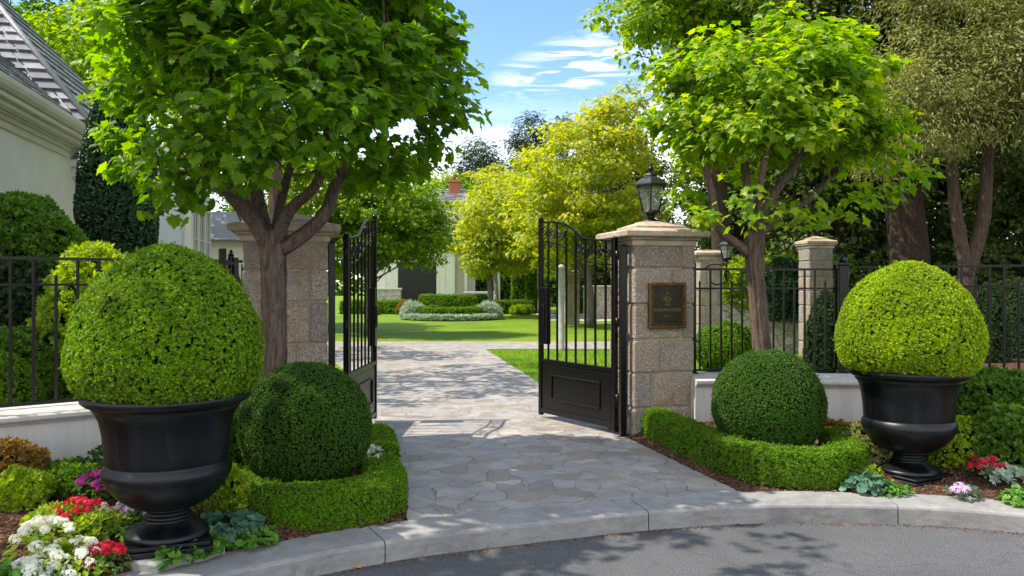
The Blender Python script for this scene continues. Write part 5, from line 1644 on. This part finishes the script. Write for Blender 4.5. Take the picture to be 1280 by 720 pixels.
clump('ground_cover', 'silver leaved plant at the right edge of the bed', 'plant', *FB(1258, 598, .08), .16, .12, 'silver', RL, .04, 90, group=gc)
clump('ground_cover', 'blue green leaves between the right ring hedge and the slab', 'plant', *FB(1082, 606, .05), .16, .11, 'bluegreen', RD, .07, 120, group=gc)
clump('ground_cover', 'bright green leaves at the kerb before the right slab', 'plant', *FB(1112, 612, .03), .13, .07, 'geran', LF, .05, 150, group=gc)
clump('ground_cover', 'green leaves at the kerb at the far right edge', 'plant', *FB(1285, 622, .05), .15, .09, 'geran', RD, .055, 120, group=gc)

# ------------------------------------------------------------------ buildings
def slates(mb, A, B, C, D, rows, tile=.42, thick=.035, seed=0):
    """roof plane: eave A->B, top D->C; rows of individual slates"""
    A, B, C, D = [np.array(p, float) for p in (A, B, C, D)]
    nrm = np.cross(B - A, D - A); nrm /= np.linalg.norm(nrm)
    if nrm[2] < 0: nrm = -nrm
    r = random.Random(seed)
    for i in range(rows):
        t0, t1 = i / rows, (i + 1) / rows + .25 / rows
        L0, R0 = A + (D - A) * t0, B + (C - B) * t0
        L1, R1 = A + (D - A) * min(1, t1), B + (C - B) * min(1, t1)
        wd = np.linalg.norm(R0 - L0); n = max(1, int(wd / tile))
        o = r.random() * .6
        xs = [0] + [min(1, (k + o) / n) for k in range(1, n)] + [1]
        for a, b in zip(xs[:-1], xs[1:]):
            if b - a < 1e-3: continue
            l = thick * r.uniform(.9, 1.15); sh = r.uniform(-.012, .012) / max(.1, np.linalg.norm(D - A))
            p0, p1 = L0 + (R0 - L0) * (a + .002), L0 + (R0 - L0) * (b - .002)
            p0 = p0 + (D - A) * sh; p1 = p1 + (D - A) * sh
            q0, q1 = L1 + (R1 - L1) * (a + .002), L1 + (R1 - L1) * (b - .002)
            mb.add([p0 + nrm * .002, p1 + nrm * .002, p1 + nrm * (l + .01), p0 + nrm * (l + .01), q0 + nrm * .004, q1 + nrm * .004], [(0, 1, 2, 3), (3, 2, 5, 4), (0, 3, 4), (1, 5, 2)])


def sheet(mb, A, B, C, D, th=.05):
    A, B, C, D = [np.array(p, float) for p in (A, B, C, D)]
    nrm = np.cross(B - A, D - A); nrm /= np.linalg.norm(nrm)
    if nrm[2] < 0: nrm = -nrm
    mb.add([A - nrm * th, B - nrm * th, C - nrm * th, D - nrm * th, A, B, C, D], [(3, 2, 1, 0), (4, 5, 6, 7), (0, 1, 5, 4), (1, 2, 6, 5), (2, 3, 7, 6), (3, 0, 4, 7)])


hs = thing('house', 'white rendered house with grey slate roof and moulded eaves at the top left', 'house', (-8.95, 16.0, 0), R(12.2))
mb = MB(); mb.box(-7.5, 0, -9.5, 0, -.05, 4.12); mb.box(-10, -.002, .0, 8, -.05, 4.7)
mb.build('wall', M['stucco_house'], hs)
mb = MB()
for i, (x1, z0, z1) in enumerate(((.05, 4.1, 4.22), (.09, 4.221, 4.30), (.14, 4.301, 4.34), (.30, 4.341, 4.42), (.40, 4.421, 4.50))):
    mb.box(-7.4, x1, -9.6, x1, z0, z1, bev=.008)
mb.build('cornice', M['cream'], hs)
mb = MB()
pr = [(.38, 4.505), (.44, 4.51), (.50, 4.55), (.53, 4.61), (.54, 4.68), (.515, 4.68), (.50, 4.64), (.38, 4.64)]
V = [(x, y, z) for y in (-9.6, .55) for x, z in pr]; k = len(pr)
mb.add(V, [(i, (i + 1) % k, k + (i + 1) % k, k + i) for i in range(k)] + [tuple(range(k)), tuple(range(k, 2 * k))[::-1]])
mb.build('gutter', M['cream'], hs)
mb = MB()
tp = math.tan(R(40)); e = .46; rx = -3.75
A, B = (e, -9.6, 4.66), (e, .6, 4.66)
C, D = (rx, .6, 4.66 + (e - rx) * tp), (rx, -9.6, 4.66 + (e - rx) * tp)
sheet(mb, B, A, D, C); slates(mb, B, A, D, C, 16, .45, .035, 1)
A2, B2 = (2 * rx - e, -9.6, 4.66), (2 * rx - e, .6, 4.66)
sheet(mb, A2, B2, C, D)
mb.add([(e, -9.6, 4.62), (2 * rx - e, -9.6, 4.62), (rx, -9.6, 4.62 + (e - rx) * tp)], [(0, 1, 2)])
# the taller hipped part behind
tb = math.tan(R(49)); x0, x1, y0, y1, zb = -10.3, .55, -.4, 8.4, 4.72
hh = (y1 - y0) / 2; zr = zb + hh * tb
a, b, c, d = (x0, y0, zb), (x1, y0, zb), (x1, y1, zb), (x0, y1, zb); e1, e2 = (x0 + hh, (y0 + y1) / 2, zr), (x1 - hh, (y0 + y1) / 2, zr)
for q in ((a, b, e2, e1), (c, d, e1, e2)): sheet(mb, *q); slates(mb, *q, 21, .45, .07, 3)
for q, e_ in (((b, c), e2), ((d, a), e1)): sheet(mb, q[0], q[1], e_, tuple(np.array(e_) + 1e-4)); slates(mb, q[0], q[1], e_, e_, 16, .42, .05, 4)
mb.build('roof', M['slate'], hs)
mb = MB()
p0, p1 = np.array(b), np.array(e2)
mb.tube([p0 + (0, 0, .06), p1 + (0, 0, .06)], .07, 8); mb.build('hip_ridge', M['slate'], hs)


def window(parent, x0, x1, z0, z1, y, nx, nz, axis='y', frame=.05, flip=1):
    """window in wall plane; axis 'y' = wall facing -y at y, 'x' = wall facing +x at x=y"""
    def bx(m, a0, a1, d0, d1, c0, c1):
        if axis == 'y': m.box(a0, a1, y - d1, y - d0, c0, c1)
        else: m.box(y + d0, y + d1, a0, a1, c0, c1)
    m = MB()
    bx(m, x0, x1, .002, .05, z0, z0 + frame); bx(m, x0, x1, .002, .05, z1 - frame, z1)
    bx(m, x0, x0 + frame, .002, .05, z0 + frame, z1 - frame); bx(m, x1 - frame, x1, .002, .05, z0 + frame, z1 - frame)
    for i in range(1, nx):
        xx = x0 + (x1 - x0) * i / nx; bx(m, xx - .012, xx + .012, .012, .036, z0 + frame, z1 - frame)
    for i in range(1, nz):
        zz = z0 + (z1 - z0) * i / nz; bx(m, x0 + frame, x1 - frame, .014, .034, zz - .012, zz + .012)
    o = m.build('window', M['white'], parent)
    m = MB(); bx(m, x0 + frame, x1 - frame, .004, .010, z0 + frame, z1 - frame); m.build('pane', M['pane'], o)
    m = MB(); bx(m, x0 - .05, x1 + .05, .0, .09, z0 - .05, z0 - .002); m.build('sill', M['white'], o)
    return o


M['pane'] = simple('dark_pane', (.05, .065, .065), .06, 0, spec=1.0)
by = thing('bay_extension', 'white panelled bay with tall windows beside the dark clipped column', 'building', (-6.85, 17.0, 0), R(12.2))
mb = MB(); mb.box(-2.4, 0, 0, 2.7, -.05, 3.75); mb.build('wall', M['white'], by)
mb = MB(); mb.box(-2.5, .1, -.1, 2.8, 3.751, 3.95, bev=.01); mb.box(-2.6, .2, -.2, 2.9, 3.951, 4.1, bev=.01); mb.build('cornice', M['white'], by)
mb = MB(); mb.box(-1.02, -.88, -.07, -.002, 0, 3.74, bev=.01); mb.box(-.1, .04, -.06, -.002, 0, 3.74, bev=.01); mb.build('pilaster', M['white'], by)
for z0, z1 in ((.5, 1.55), (1.65, 2.2), (2.28, 3.2)):
    mb = MB(); mb.box(-.82, -.16, -.03, -.002, z0, z1, bev=.01); mb.box(-.76, -.22, -.045, -.031, z0 + .06, z1 - .06, bev=.01); mb.build('panel', M['bluewhite'], by)
for k in range(3): window(by, .12 + k * .85, .85 + k * .85, 1.0, 3.3, 0.002, 2, 3, 'x')
mb = MB(); mb.add([(-2.6, -.2, 4.1), (.2, -.2, 4.1), (.2, 2.9, 4.1), (-2.6, 2.9, 4.1), (-1.2, 1.3, 4.9)], [(0, 1, 4), (1, 2, 4), (2, 3, 4), (3, 0, 4)]); mb.build('roof', M['slate'], by)

sh = thing('garden_building', 'small pale sided building with grey roof far behind the left fence', 'building', (-8.3, 25, 0), R(5))
mb = MB(); mb.box(-1.6, 1.1, 0, 3, -.05, 2.9)
for k in range(14): mb.box(-1.62, 1.12, -.02, -.001, .1 + k * .2, .28 + k * .2)
mb.build('wall', M['cream'], sh)
mb = MB(); sheet(mb, (-1.9, -.3, 2.9), (1.4, -.3, 2.9), (1.4, 1.5, 3.9), (-1.9, 1.5, 3.9)); sheet(mb, (1.4, 3.3, 2.9), (-1.9, 3.3, 2.9), (-1.9, 1.5, 3.9), (1.4, 1.5, 3.9)); mb.build('roof', M['slate'], sh)
window(sh, -.2, .7, 1.2, 2.2, -.022, 2, 2)

# far house
fh = thing('far_house', 'cream far house with dark garage door beyond the lawn', 'house', (-5.3, 45, 0), 0)
mb = MB(); mb.box(-2.9, 2.1, 0, 6, -.05, 3.75); mb.box(.3, 2.6, 1.2, 7, 3.7, 6.0); mb.box(2.1, 3.0, .6, 5, -.05, 3.2); mb.build('wall', M['cream'], fh)
mb = MB()
for x0, x1 in ((-2.9, -1.15), (1.1, 2.1)):
    n = int((x1 - x0) / .45)
    mb = MB(); mb.box(x0 + .01, x1 - .01, -.02, -.001, .25, 2.95)
    for i in range(n): mb.box(x0 + (x1 - x0) * (i + .1) / n, x0 + (x1 - x0) * (i + .9) / n, -.045, -.019, .3, 2.9, bev=.01)
    mb.build('panelling', M['white'], fh)
mb = MB(); mb.box(-1.1, 1.05, -.04, -.002, 0, 2.7)
dr = mb.build('garage_door', M['darkdoor'], fh)
mb = MB()
for i in range(4):
    for j in range(3): mb.box(-1.0 + i * .52, -.58 + i * .52, -.055, -.041, .15 + j * .85, .88 + j * .85, bev=.01)
mb.build('door_panel', M['darkdoor'], dr)
mb = MB(); mb.box(-1.25, -1.11, -.08, -.001, 0, 2.86, bev=.01); mb.box(1.06, 1.2, -.08, -.001, 0, 2.86, bev=.01); mb.box(-1.3, 1.25, -.1, -.001, 2.861, 3.05, bev=.01); mb.build('door_surround', M['white'], fh)
mb = MB(); mb.box(-3.1, 2.3, -.25, 6.2, 3.5, 3.68, bev=.02); mb.box(-3.2, 2.4, -.4, 6.2, 3.681, 3.86, bev=.02); mb.box(.2, 2.7, 1.1, 7.1, 5.8, 6.05, bev=.02); mb.build('cornice', M['white'], fh)
mb = MB()
q = ((-3.3, -.5, 3.86), (2.5, -.5, 3.86), (1.6, 1.2, 5.0), (-2.4, 1.2, 5.0)); sheet(mb, *q); slates(mb, *q, 7, .5, .05, 5)
q = ((0, .9, 6.05), (2.9, .9, 6.05), (2.5, 3.5, 7.2), (.4, 3.5, 7.2)); sheet(mb, *q); slates(mb, *q, 7, .5, .05, 6)
q = ((2.9, .9, 6.05), (2.9, 7.2, 6.05), (2.5, 5.5, 7.2), (2.5, 3.5, 7.2)); sheet(mb, *q)
mb.build('roof', M['slate'], fh)
mb = MB(); mb.box(1.55, 2.2, 2.6, 3.2, 6.6, 7.5, bev=.02); mb.box(1.5, 2.25, 2.55, 3.25, 7.501, 7.62, bev=.02); ch = mb.build('chimney', M['brick'], fh)
mb = MB(); mb.lathe([(.1, 7.62), (.09, 7.95), (.12, 8.0)], 12, c=(1.87, 2.9, 0)); mb.build('chimney_pot', M['brick'], ch)
window(fh, .8, 1.6, 4.3, 5.5, 1.2, 2, 3)
# porch with seat
po = thing('porch', 'open porch with scalloped slate roof beside the far house', 'porch', (-1.5, 45.6, 0))
mb = MB(); q = ((-1.3, -.6, 2.55), (.9, -.6, 2.55), (.9, 1.2, 3.5), (-1.3, 1.2, 3.5)); sheet(mb, *q); slates(mb, *q, 9, .16, .04, 9); mb.build('roof', M['slate'], po)
for x in (-1.1, .75):
    mb = MB(); mb.box(x - .08, x + .08, -.5, -.34, 0, 2.5, bev=.01); mb.build('post', M['white'], po)
mb = MB(); mb.box(-1.3, .9, -.55, -.35, 2.4, 2.54, bev=.01); mb.build('beam', M['white'], po)
so_ = thing('garden_sofa', 'grey cushioned garden sofa under the porch of the far house', 'sofa', (-1.8, 44.2, 0))
mb = MB(); mb.box(-.9, .9, -.4, .4, .25, .5, bev=.05); mb.build('seat', M['cushion'], so_)
mb = MB(); mb.box(-.9, .9, .28, .45, .5, 1.05, bev=.05); mb.build('backrest', M['cushion'], so_)
for x in (-.95, .8):
    mb = MB(); mb.box(x, x + .15, -.4, .4, .251, .85, bev=.04); mb.build('armrest', M['cushion'], so_)
for x in (-.8, .8):
    for y in (-.33, .33):
        mb = MB(); mb.box(x - .03, x + .03, y - .03, y + .03, -.01, .25); mb.build('leg', M['iron'], so_)
t = thing('stone_wall', 'low stone wall in front of the cream panelling of the far house', 'wall', (-6.9, 43.2, 0))
mb = MB(); mb.box(-1, .9, -.2, .2, -.05, 1.15, bev=.02); mb.build('wall', M['whitestone'], t)
mb = MB(); mb.box(-1.05, .95, -.25, .25, 1.151, 1.25, bev=.01); mb.build('coping', M['coping'], t)
# bank of trees that closes the horizon
mb = MB()
for k in range(46):
    a = R(-62 + k * 124 / 45); d = 118 + 14 * math.sin(k * 2.3)
    crown_cloud(mb, (math.sin(a) * d, math.cos(a) * d, 3.0), (8, 5, 6.0 + 1.5 * math.sin(k * 1.7)), 12, 42, 1.1, tpl_leaf(.4), cr=2.6, seed=100 + k)
tag(mb.build('distant_wood', M['wood']), 'distant wood closing the horizon behind the garden', 'wood', kind='stuff')
